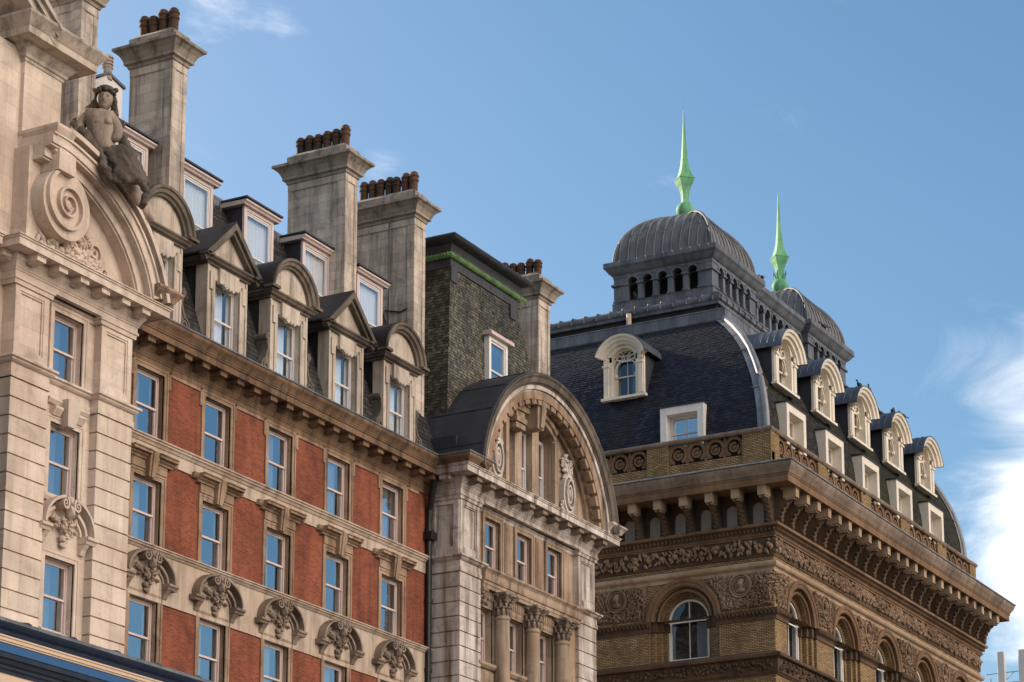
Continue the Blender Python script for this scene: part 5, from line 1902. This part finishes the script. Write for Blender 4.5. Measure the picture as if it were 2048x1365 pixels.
parapet(GF, FPIER, X1)
parapet(GE, EPIER, YB)
m = MB()
m.sweep([(-0.55, 37.02), (0.04, 37.02), (0.1, 37.1), (0.1, 37.18), (0.02, 37.24), (-0.55, 37.26)], HP)
build("coping", m, 'carved', ht)

# curved mansard
MP = [(0.30, 35.0), (0.37, 37.3), (0.44, 38.2), (0.6, 39.1), (0.86, 40.0), (1.25, 40.9), (1.75, 41.85), (2.4, 42.75), (3.2, 43.65), (4.05, 44.45)]


def mp_at(v):
    L = [0]
    for a, b in zip(MP, MP[1:]):
        L.append(L[-1] + math.hypot(b[0] - a[0], b[1] - a[1]))
    x = v * L[-1]
    for i in range(len(MP) - 1):
        if x <= L[i + 1] + 1e-9:
            t = (x - L[i]) / (L[i + 1] - L[i])
            return MP[i][0] + (MP[i + 1][0] - MP[i][0]) * t, MP[i][1] + (MP[i + 1][1] - MP[i][1]) * t
    return MP[-1]


RX1 = 132.75


def rf(u, v):
    d, z = mp_at(v)
    a, b = X0 + d, RX1 - d
    return (a + (b - a) * u, Y0 + d, z)


def re_(u, v):
    d, z = mp_at(v)
    a, b = YB, Y0 + d
    return (X0 + d, a + (b - a) * u, z)


def in_front_dormer(x, y, z):
    return any((abs(x - c) < 1.22 and 39.95 < z < 42.6) or (abs(x - c + 0.1) < 1.1 and 36.7 < z < 38.9) for c in [107.3 + 4.93 * k for k in range(5)])


def in_end_dormer(x, y, z):
    return (abs(y - 51.35) < 1.0 and 39.95 < z < 42.6) or (abs(y - 48.1) < 1.02 and 36.7 < z < 38.9)


def mp_inv(z):
    for (d0, z0), (d1, z1) in zip(MP, MP[1:]):
        if z <= z1:
            return d0 + (d1 - d0) * (z - z0) / (z1 - z0)
    return MP[-1][0]


def core(mb, fn, n=24):
    for i in range(n):
        mb.quad(fn(0, i / n), fn(1, i / n), fn(1, (i + 1) / n), fn(0, (i + 1) / n))


m = MB()
m.tiles(re_, 66, 76, 0.014, 1.3, 0.007, in_end_dormer)
m.tint = 0.2
m.sheet(re_, 70, 50, in_end_dormer)
rfe = build("roof", m, 'blue_slate', ht)
m = MB()
m.tiles(rf, 66, 116, 0.014, 1.3, 0.007, in_front_dormer)
m.tint = 0.2
m.sheet(rf, 110, 50, in_front_dormer)
core(m, lambda u, v: (RX1 - mp_at(v)[0], Y0 + mp_at(v)[0] + (YB - Y0 - mp_at(v)[0]) * u, mp_at(v)[1]))
m.quad((X0 + 4, Y0 + 4, 44.44), (RX1 - 4, Y0 + 4, 44.44), (RX1 - 4, YB, 44.44), (X0 + 4, YB, 44.44))
rff = build("roof", m, 'moss_slate', ht)


def hip(mb, fx):
    n = 40
    for sgn in (0, 1):
        prev = None
        for i in range(n + 1):
            d, z = mp_at(0.18 + 0.82 * i / n)
            d2, z2 = d - 0.05, z + 0.03
            a = (fx(d2), Y0 + d2, z2)
            b = (fx(d2 + 0.42), Y0 + d2 + 0.0, z2) if sgn == 0 else (fx(d2), Y0 + d2 + 0.46, z2)
            if prev:
                mb.quad(prev[0], a, b, prev[1])
            prev = (a, b)
    mb.tube([(fx(mp_at(0.18 + 0.82 * i / n)[0] - 0.06), Y0 + mp_at(0.18 + 0.82 * i / n)[0] - 0.06, mp_at(0.18 + 0.82 * i / n)[1] + 0.03) for i in range(n + 1)], 0.15, 10)
    for v in (0.42, 0.66):
        d, z = mp_at(v)
        mb.tube([(fx(d - 0.08), Y0 + d + 0.46, z + 0.04), (fx(d - 0.14), Y0 + d - 0.14, z + 0.04), (fx(d + 0.42), Y0 + d - 0.08, z + 0.04)], 0.035, 6)


for fx_ in (lambda d: X0 + d, lambda d: RX1 - d):
    m = MB()
    hip(m, fx_)
    build("hip_flashing", m, 'lead_pale', ht, smooth=50)
m = MB()                                           # curb at the top of the mansard
UP_ = [(108.0, YB), (108.0, 47.5), (128.8, 47.5), (128.8, YB)]
m.sweep([(-0.5, 44.38), (0.05, 44.38), (0.09, 44.44), (0.07, 44.94), (0.1, 44.96), (0.08, 45.02), (-0.5, 45.06)], UP_)
for k in range(30):
    m.tube([(107.92, 47.6 + 0.48 * k, 44.42), (107.92, 47.6 + 0.48 * k, 44.98)], 0.018, 5)
    m.tube([(108.1 + 0.68 * k, 47.42, 44.42), (108.1 + 0.68 * k, 47.42, 44.98)], 0.018, 5)
build("curb", m, 'lead', ht)
m = MB()
UQ = [(108.75, 58), (108.75, 48.25), (127.9, 48.25), (127.9, 58)]
m.sweep([(-1.0, 45.0), (0.12, 45.0), (0.02, 45.3), (0.0, 45.55), (-1.0, 45.56)], UQ)
m.box(108.8, 127.8, 48.3, 58, 45.0, 45.9)
build("upper_slope", m, 'slate', ht)
m = MB()
m.sweep([(-0.6, 45.56), (0.2, 45.56), (0.22, 45.72), (0.3, 45.76), (0.34, 45.86), (0.3, 45.98), (0.18, 46.08), (0.0, 46.12), (-0.6, 46.14)], UQ)
for k in range(14):
    y = 48.3 + 0.72 * k
    m.tube([(108.4, y, 45.72), (108.36, y, 45.9), (108.5, y, 46.1), (108.9, y, 46.18)], 0.06, 7)
for k in range(27):
    x = 108.6 + 0.74 * k
    m.tube([(x, 47.9, 45.72), (x, 47.86, 45.9), (x, 48.0, 46.1), (x, 48.4, 46.18)], 0.06, 7)
build("roll_step", m, 'lead', ht, smooth=50)


def tower(x0, x1, y0, y1, parent, org):
    """square lead lantern: open arcade, moulded eaves, ribbed square dome"""
    cx, cy = (x0 + x1) / 2, (y0 + y1) / 2
    m = MB()
    loop = [(x0, y0), (x1, y0), (x1, y1), (x0, y1)]
    m.sweep([(-0.3, 46.1), (0.06, 46.1), (0.06, 46.66), (0.09, 46.68), (0.06, 46.72), (-0.3, 46.76)], loop, True)
    for k in range(14):
        for q in ((x0 - 0.07, y0 + 0.2 + (y1 - y0 - 0.4) * k / 13), (x0 + 0.2 + (x1 - x0 - 0.4) * k / 13, y0 - 0.07)):
            m.tube([(q[0], q[1], 46.12), (q[0], q[1], 46.68)], 0.014, 4)
    t = build("tower", m, 'lead', parent, org)
    m = MB()
    for F, c0, lo, hi in ((FX(x0), cy, y0, y1), (FY(y0), cx, x0, x1), (lambda s, d, z: (x1 + d, s, z), cy, y0, y1), (lambda s, d, z: (s, y1 + d, z), cx, x0, x1)):
        m.F = F
        cs = [c0 + 0.84 * (k - 2) for k in range(5)]
        ins = 0.3 if F(0, 1, 0)[1] != F(0, 0, 0)[1] else 0.0      # street and rear walls stop inside the side walls
        dzz = 0.003 if ins else 0.0
        lo, hi = lo + ins, hi - ins
        m.wall(lo, hi, 46.76, 47.72, -0.3, 0, [(q - 0.29, q + 0.29, 46.77, 47.72) for q in cs])
        ed = [lo] + [(a + b) / 2 for a, b in zip(cs, cs[1:])] + [hi]
        for q, a, b in zip(cs, ed, ed[1:]):
            m.arch_head(q, 0.29, 47.72, a, b, 48.4, -0.3, 0, 12)
            m.arc([(0.29, -0.05), (0.29, 0.06), (0.38, 0.06), (0.38, -0.05)], q, 47.72, 0, PI, 12)
        for a, b in zip([lo] + [q + 0.29 for q in cs], [q - 0.29 for q in cs] + [hi]):
            m.box(a - 0.06 - ins * 1.3 * (a == lo), b + 0.06 + ins * 1.3 * (b == hi), -0.32, 0.09, 47.62 + dzz, 47.72 + dzz)
            m.box(a - 0.03, b + 0.03, -0.31, 0.05, 46.77, 46.85 + dzz)
        m.box(lo - ins, hi + ins, 0, 0.03, 48.05 + dzz, 48.118 + dzz)
    build("arcade", m, 'lead', t, org)
    m = MB()
    m.box(x0 + 0.9, x1 - 0.9, y0 + 0.9, y1 - 0.9, 46.2, 48.6)
    build("lantern_core", m, 'room', t, org)
    m = MB()
    m.sweep([(-0.4, 48.12), (0.03, 48.12), (0.05, 48.2), (0.12, 48.24), (0.2, 48.32), (0.33, 48.5), (0.4, 48.57), (0.42, 48.62), (0.4, 48.64), (0.4, 48.85), (0.36, 48.87), (-0.6, 48.9)], loop, True)
    for k in range(12):
        q = (x0 - 0.405, y0 + (y1 - y0) * k / 11)
        m.tube([(q[0], q[1], 48.64), (q[0], q[1], 48.86)], 0.018, 4)
        q = (x0 + (x1 - x0) * k / 11, y0 - 0.405)
        m.tube([(q[0], q[1], 48.64), (q[0], q[1], 48.86)], 0.018, 4)
    build("eaves", m, 'lead', t, org)
    hx, hy, hz = (x1 - x0) / 2 - 0.02, (y1 - y0) / 2 - 0.02, 2.95

    def prof(v):
        a = v * PI / 2 * 0.97
        return max(0.06, math.cos(a)), 48.87 + hz * math.sin(a)
    m = MB()
    n = 22
    for i in range(n):
        (k0, z0), (k1, z1) = prof(i / n), prof((i + 1) / n)
        a = [(cx - hx * k0, cy - hy * k0, z0), (cx + hx * k0, cy - hy * k0, z0), (cx + hx * k0, cy + hy * k0, z0), (cx - hx * k0, cy + hy * k0, z0)]
        b = [(cx - hx * k1, cy - hy * k1, z1), (cx + hx * k1, cy - hy * k1, z1), (cx + hx * k1, cy + hy * k1, z1), (cx - hx * k1, cy + hy * k1, z1)]
        for j in range(4):
            m.quad(a[j], a[(j + 1) % 4], b[(j + 1) % 4], b[j])
    dm = build("dome", m, 'lead_dome', t, org, smooth=30)
    m = MB()
    for side in range(4):
        for k in range(-5, 6):
            f = k * 0.178
            pts = []
            for i in range(n + 1):
                kk, z = prof(i / n)
                if kk < abs(f) * 1.0:
                    break
                o = 0.02
                q = [(cx - hx * kk - o, cy + hy * f), (cx + hx * f, cy - hy * kk - o), (cx + hx * kk + o, cy + hy * f), (cx + hx * f, cy + hy * kk + o)][side]
                pts.append((q[0], q[1], z + 0.02))
            if len(pts) > 2:
                m.tube(pts, 0.035, 6)
    for e, g_ in ((-1, -1), (1, -1), (1, 1), (-1, 1)):
        pts = []
        for i in range(n + 1):
            kk, z = prof(i / n)
            pts.append((cx + e * hx * kk * 1.005, cy + g_ * hy * kk * 1.005, z + 0.03))
        m.tube(pts, 0.075, 8)
    build("dome_rib", m, 'lead_dome', t, org, smooth=50)
    return t, cx, cy


def finial(t, cx, cy, leaves, org=(0, 0, 0)):
    m = MB()
    zb = 51.8
    m.lathe([(0.02, zb), (0.2, zb), (0.3, zb + 0.13)] + [(0.47 * math.sin(R(a)), zb + 0.52 - 0.47 * math.cos(R(a))) for a in range(40, 176, 8)], cx, cy, 28)
    fn = build("finial", m, 'copper', t, org, smooth=40)
    m = MB()
    z = zb + 0.95
    m.lathe([(0.22, z - 0.05), (0.2, z + 0.15), (0.21, z + 0.4), (0.25, z + 0.62), (0.33, z + 0.85), (0.43, z + 1.05), (0.52, z + 1.28), (0.38, z + 1.5), (0.3, z + 1.75), (0.22, z + 2.1), (0.165, z + 2.6), (0.125, z + 3.1), (0.085, z + 3.8), (0.05, z + 4.5), (0.03, z + 5.0), (0.012, z + 5.25)], cx, cy, 4, 0.0)
    for zz, r in ((z + 1.29, 0.54), (z + 2.35, 0.2), (z + 1.72, 0.315)):
        m.lathe([(r, zz - 0.015), (r, zz + 0.02), (r * 0.9, zz + 0.03)], cx, cy, 4, 0.0)
    m.v = [(cx + (px - cx) * 1.13, cy + (py - cy) * 1.13, pz) for px, py, pz in m.v]
    m.tube([(cx, cy, z + 5.2), (cx, cy, z + 5.75)], 0.012, 5)
    if leaves:
        for k in range(4):
            a = PI / 2 * k
            q = [(cx + r * math.cos(a), cy + r * math.sin(a), z + h_) for r, h_ in ((0.16, -0.05), (0.26, 0.12), (0.36, 0.34), (0.37, 0.5))]
            m.tube(q, lambda t_: 0.11 * (1 - t_) + 0.02, 6)
    build("spire", m, 'copper', fn, org)


t1, ax, ay = tower(109.1, 114.55, 48.6, 54.1, ht, (0, 0, 0))
finial(t1, ax + 0.15, ay, False)
t2, bx, by = tower(121.7, 127.25, 48.6, 54.1, ht, (0, 0, 0))
finial(t2, bx + 0.15, by, True)
m = MB(FY(48.95))                                   # open gallery joining the towers
cs = [115.2 + 0.86 * k for k in range(8)]
m.wall(114.6, 121.65, 46.1, 47.72, -0.25, 0, [(q - 0.31, q + 0.31, 46.7, 47.72) for q in cs])
ed = [114.6] + [(a + b) / 2 for a, b in zip(cs, cs[1:])] + [121.65]
for q, a, b in zip(cs, ed, ed[1:]):
    m.arch_head(q, 0.31, 47.72, a, b, 48.35, -0.25, 0, 12)
    m.arc([(0.31, -0.05), (0.31, 0.06), (0.39, 0.06), (0.39, -0.05)], q, 47.72, 0, PI, 12)
gal = build("gallery", m, 'lead', ht)
m = MB()
m.sweep([(-0.4, 48.12), (0.03, 48.12), (0.05, 48.2), (0.12, 48.24), (0.2, 48.32), (0.33, 48.5), (0.4, 48.57), (0.42, 48.62), (0.4, 48.64), (0.4, 48.84), (-0.6, 49.0)], [(114.9, 48.95), (121.4, 48.95)])
build("eaves", m, 'lead', gal)
m = MB()
m.box(114.6, 121.65, 49.8, 53.5, 46.0, 49.0)
build("lantern_core", m, 'room', gal)


# hooded white dormers
def hotel_dormer(F, c, k, parent, off, tz=42.92):
    m = MB(F)
    w = 1.33 * k
    op_ = 0.78 * k
    z0, zs = 40.05, tz - 1.12
    for e in (-1, 1):
        a, b = sorted((c + e * op_, c + e * w))
        m.box(a, b, -0.14, 0, z0, zs + 0.15)
        a, b = sorted((c + e * op_, c + e * (op_ + 0.1)))
        m.box(a, b, -0.5, -0.141, z0, zs + 0.15)
        a, b = sorted((c + e * (w - 0.34 * k), c + e * (w - 0.06)))
        m.box(a, b, 0, 0.06, z0 + 0.1, zs - 0.35)
        m.box(min(a, b) - 0.05, max(a, b) + 0.08, 0, 0.12, zs - 0.35, zs - 0.25)
        m.box(min(a, b) - 0.03, max(a, b) + 0.03, 0, 0.09, zs - 0.12, zs + 0.1)
    m.box(c - w - 0.1, c + w + 0.1, -0.14, 0.14, z0 - 0.13, z0 - 0.002)
    m.box(c - op_, c + op_, -0.6, -0.141, z0 - 0.1, z0 - 0.003)
    # segmental hood
    R_ = 1.7 * k
    half = 1.6 * k
    cz = tz - R_
    a0 = math.acos(min(1, half / R_)) if half < R_ else 0.0
    ai = 0.30
    Ro = R_
    # front spandrel between the opening arch and the hood
    za_ = zs - 0.1
    xs_ = sorted({c - w, c - op_, c + op_, c + w, *[c - w + 2 * w * i / 32 for i in range(33)]})
    hi_ = lambda x: cz + math.sqrt(max(0.01, (Ro - 0.2) ** 2 - (x - c) ** 2))
    lo_ = lambda x: za_ + (math.sqrt(max(0.0, op_ ** 2 - (x - c) ** 2)) if abs(x - c) < op_ else 0)
    for x0, x1 in zip(xs_, xs_[1:]):
        for dd in (0.0, -0.14):
            m.quad((x0, dd, lo_(x0)), (x1, dd, lo_(x1)), (x1, dd, max(lo_(x1), hi_(x1))), (x0, dd, max(lo_(x0), hi_(x0))))
        m.quad((x0, 0.0, lo_(x0)), (x1, 0.0, lo_(x1)), (x1, -0.14, lo_(x1)), (x0, -0.14, lo_(x0)))
    m.arc([(op_, -0.5), (op_, -0.141), (op_ + 0.08, -0.141), (op_ + 0.08, -0.5)], c, zs - 0.1, 0, PI, 16)
    pr = [(Ro - 0.42, 0.0), (Ro - 0.42, 0.16), (Ro - 0.3, 0.2), (Ro - 0.28, 0.32), (Ro - 0.14, 0.36), (Ro - 0.12, 0.44), (Ro - 0.02, 0.48), (Ro, 0.48), (Ro, 0.0)]
    m.arc(pr, c, cz, ai, PI - ai, 26)
    d = build("hooded_dormer", m, 'cream', parent)
    m = MB(F)
    N_ = 26
    ring = []
    for i in range(N_ + 1):
        t_ = ai - 0.02 + (PI - 2 * ai + 0.04) * i / N_
        zz = cz + (Ro + 0.03) * math.sin(t_)
        dbk = -(mp_inv(zz) - off) - 0.03                 # the lead dies into the curved slates
        ring.append([m.p(c + r_ * math.cos(t_), dd, cz + r_ * math.sin(t_)) for r_, dd in ((Ro + 0.004, dbk), (Ro + 0.004, 0.5), (Ro + 0.05, 0.5), (Ro + 0.05, dbk))])
    for i in range(N_):
        for j in range(4):
            m.face((ring[i][j], ring[i + 1][j], ring[i + 1][(j + 1) % 4], ring[i][(j + 1) % 4]))
    m.face(ring[0])
    m.face(ring[-1])
    for q in range(4):
        m.tube([(c + (Ro + 0.06) * math.cos(a), 0.1 - 0.35 * q, cz + (Ro + 0.06) * math.sin(a)) for a in [ai + (PI - 2 * ai) * i / 14 for i in range(15)]], 0.02, 4)
    build("dormer_roof", m, 'lead_blue', d)
    m = MB(F)
    zt_ = tz - 0.85
    for x0, x1, df in ((c - w + 0.03, c - w + 0.14, -0.145), (c + w - 0.14, c + w - 0.03, -0.145), (c - w + 0.14, c + w - 0.14, -1.15)):
        b0, b1 = min(df - 0.02, -(mp_inv(z0 - 0.1) - off) - 0.1), -(mp_inv(zt_) - off) - 0.1
        m.hexa([(x0, df, z0 - 0.1), (x1, df, z0 - 0.1), (x1, b0, z0 - 0.1), (x0, b0, z0 - 0.1), (x0, df, zt_), (x1, df, zt_), (x1, b1, zt_), (x0, b1, zt_)])
    build("dormer_cheek", m, 'lead_dark', d)
    # fretwork in the head of the opening
    m = MB(F)
    r = op_ * 0.96
    za = zs - 0.1
    m.ribbon([(c + r * math.cos(PI * i / 20), za + r * math.sin(PI * i / 20)) for i in range(21)], 0.06, -0.32, -0.26)
    m.ribbon([(c + r * 1.0 * math.cos(R(200 + 140 * i / 12)), za + 0.36 + 0.5 * r * math.sin(R(200 + 140 * i / 12))) for i in range(13)], 0.09, -0.32, -0.26)
    for (qx, qz, rr) in ((-0.42, 0.26, 0.16), (0, 0.42, 0.19), (0.42, 0.26, 0.16), (-0.2, 0.62, 0.1), (0.2, 0.62, 0.1), (0, 0.13, 0.11), (-0.25, 0.1, 0.1), (0.25, 0.1, 0.1)):
        m.ribbon([(c + qx * k + rr * k * math.cos(2 * PI * i / 14), za + (qz + 0.02) * k + rr * k * math.sin(2 * PI * i / 14)) for i in range(15)], 0.05, -0.315, -0.265)
    for e in (-1, 1):
        m.ribbon([(c + e * op_ * 0.94, za - 0.62), (c + e * op_ * 0.9, za - 0.35), (c + e * op_ * 0.72, za - 0.1), (c + e * op_ * 0.5, za + 0.06)], 0.08, -0.32, -0.26)
        m.lump(c + e * op_ * 0.88, -0.28, za - 0.66, 0.14, 0.1, 0.13)
    build("fretwork", m, 'cream', d)
    frame_win("dormer_window", d, F, c - op_ + 0.004, c + op_ - 0.004, z0 + 0.004, zs + 0.33, 0.4, 0.06, mats=('cream', 'glass_dim', 'curtain'), vbar=1, cur=0.3, mid=0.5)
    return d


def low_window(F, c, k, parent):
    m = MB(F)
    w = 1.2 * k
    for a, b, e, f in ((c - w, c - w + 0.31, 36.9, 38.95), (c + w - 0.31, c + w, 36.9, 38.95), (c - w + 0.31, c + w - 0.31, 38.58, 38.95)):
        m.box(a, b, -0.55, 0, e, f)
    m.box(c - w + 0.31, c + w - 0.31, -0.75, -0.1, 36.9, 37.2)
    d = build("roof_window", m, 'white' if F is GE_L else 'cream', parent)
    m = MB(F)
    m.prism_s([(-0.9, 38.96), (0.06, 38.955), (0.06, 39.0), (-0.9, 39.1)], c - w - 0.05, c + w + 0.08)
    build("lead_flashing", m, 'lead_dark', d)
    frame_win("window_sash", d, F, c - w + 0.314, c + w - 0.314, 37.2, 38.576, 0.5, 0.06, mats=('white' if F is GE_L else 'cream', 'glass', 'curtain'), vbar=1, cur=0.5, mid=0.38)
    return d


DF, DE = FY(44.05), FX(104.55)
GE_L, GF_L = FX(104.12), FY(43.5)
DC = [107.3 + 4.93 * k for k in range(5)]
hd0 = hotel_dormer(DF, DC[0], 1.0, ht, 0.55)
lw0 = low_window(GF_L, DC[0] - 0.1, 1.0, ht)
for k in range(1, 5):
    copy_part(hd0, ht, (4.93 * k, 0, 0))
    copy_part(lw0, ht, (4.93 * k, 0, 0))
hotel_dormer(DE, 51.35, 0.82, ht, 0.55, 43.1)
low_window(GE_L, 48.1, 0.94, ht)
m = MB()
m.tube([(108.35, 52.9, 44.95), (108.35, 52.9, 45.75)], 0.13, 10)
build("vent_pipe", m, 'beige', ht)

# ------------------------------------------------------------------ pigeons
PG = [  # x, y, z, heading, label
    (117.2, 44.05 + 1.3, 42.95, 0.4, "dark pigeon at the back of the middle white hooded dormer, nearest the domed tower"),
    (117.16, 44.75, 42.95, 2.6, "dark pigeon second from the back on the ridge of the middle white hooded dormer"),
    (117.1, 44.0, 42.97, 2.9, "third pigeon from the back on the middle white hooded dormer, behind its front edge"),
    (117.75, 43.72, 42.85, 3.4, "dark pigeon on the street side front edge of the middle white hooded dormer"),
    (122.1, 45.35, 42.95, 0.3, "dark pigeon at the back of the fourth white hooded dormer from the corner"),
    (122.08, 44.7, 42.95, 2.8, "second pigeon from the back on the fourth white hooded dormer from the corner"),
    (122.05, 44.0, 42.97, 0.2, "third pigeon from the back on the fourth white hooded dormer from the corner"),
    (122.7, 43.72, 42.84, 2.5, "dark pigeon at the front edge of the fourth white hooded dormer from the corner"),
    (114.9, 48.4, 48.9, 1.0, "dark pigeon on the lead eaves at the right foot of the nearer dome"),
    (123.3, 48.3, 48.89, 2.2, "dark pigeon on the lead eaves in front of the farther dome"),
]


def pigeon(name, x, y, z, hdg, label):
    t = thing(name, label, "pigeon", (x, y, z), "pigeons perched on the hotel roof")
    ca, sa = math.cos(hdg), math.sin(hdg)
    b = bmesh.new()
    bmesh.ops.create_uvsphere(b, u_segments=18, v_segments=12, radius=1.0)
    for v in b.verts:                       # one continuous body: plump breast, neck and head at +x, tail at -x
        a, bb, c_ = v.co
        t_ = (a + 1) / 2
        w = 0.03 + 0.085 * math.sin(PI * min(1, max(0, t_)) ** 0.8) + 0.02 * t_
        xx = -0.24 + 0.42 * t_
        zc = 0.13 + 0.05 * t_ + 0.16 * max(0, t_ - 0.72) / 0.28
        r = math.hypot(bb, c_) or 1
        k = w * (0.55 if t_ > 0.85 else 1.0)
        v.co = (xx * ca - bb / r * k * r ** 0.5 * sa, xx * sa + bb / r * k * r ** 0.5 * ca, zc + c_ / r * k * r ** 0.5 * 1.05)
    me = bpy.data.meshes.new("body")
    b.to_mesh(me)
    b.free()
    for p in me.polygons:
        p.use_smooth = True
    me.materials.append(M['bird'])
    link(bpy.data.objects.new("body", me), t, (x, y, z))
    m = MB()
    hx_, hz_ = 0.2, 0.36
    m.lathe([(0.006, hz_ - 0.055), (0.05, hz_ - 0.03), (0.058, hz_), (0.045, hz_ + 0.04), (0.006, hz_ + 0.058)], hx_ * ca, hx_ * sa, 12)
    m.tube([((hx_ + 0.04) * ca, (hx_ + 0.04) * sa, hz_), ((hx_ + 0.1) * ca, (hx_ + 0.1) * sa, hz_ - 0.02)], lambda q: 0.016 * (1 - q) + 0.003, 6)
    m.v = [(a + x, b_ + y, c_ + z) for a, b_, c_ in m.v]
    build("head", m, 'bird', t, (x, y, z), smooth=60)
    m = MB()
    m.hexa([(-0.2, -0.035, 0.12), (-0.2, 0.035, 0.12), (-0.4, 0.05, 0.08), (-0.4, -0.05, 0.08), (-0.2, -0.035, 0.145), (-0.2, 0.035, 0.145), (-0.4, 0.05, 0.092), (-0.4, -0.05, 0.092)])
    for e in (-1, 1):
        m.tube([(0.02, 0.04 * e, 0.1), (0.03, 0.04 * e, -0.03)], 0.012, 5)
    m.v = [(a * ca - b_ * sa + x, a * sa + b_ * ca + y, c_ + z) for a, b_, c_ in m.v]
    build("tail_and_feet", m, 'bird', t, (x, y, z))


for a in PG:
    pigeon("pigeon", *a)

# ------------------------------------------------------------------ phone mast beyond the hotel
pm = thing("phone_mast", "white mobile phone antennas on a roof mast of steel poles at the lower right", "phone mast", (160, 50, 36))
for yy in (50.72, 49.25):
    m = MB()
    m.box(160, 160.35, yy - 0.26, yy + 0.26, 34.9, 38.1)
    o = build("antenna_panel", m, 'panel', pm)
    bv = o.modifiers.new("bevel", 'BEVEL')
    bv.width = 0.06
    bv.segments = 2
m = MB()
for yy in (50.72, 49.25, 51.6, 48.6):
    m.tube([(160.5, yy, 20), (160.5, yy, 37.2 if yy in (50.72, 49.25) else 36.4)], 0.045, 6)
for zz in (35.2, 36.0, 36.7):
    m.tube([(160.5, 51.9, zz), (160.5, 48.3, zz + 0.06)], 0.03, 5)
m.tube([(160.5, 51.6, 35.2), (160.5, 50.0, 36.7)], 0.025, 5)
m.tube([(160.5, 50.0, 35.2), (160.5, 48.6, 36.6)], 0.025, 5)
m.box(160.4, 160.7, 50.0, 50.3, 35.6, 35.95)
build("mast_frame", m, 'steel', pm)
m = MB()
m.box(158, 175, 44, 62, 0.1, 33)
m.box(157.8, 175.2, 43.8, 62.2, 33, 33.4)
bl = build("office_block", m, 'chimney')
tag(bl, "plain flat roofed block carrying the phone mast beyond the hotel", "building")
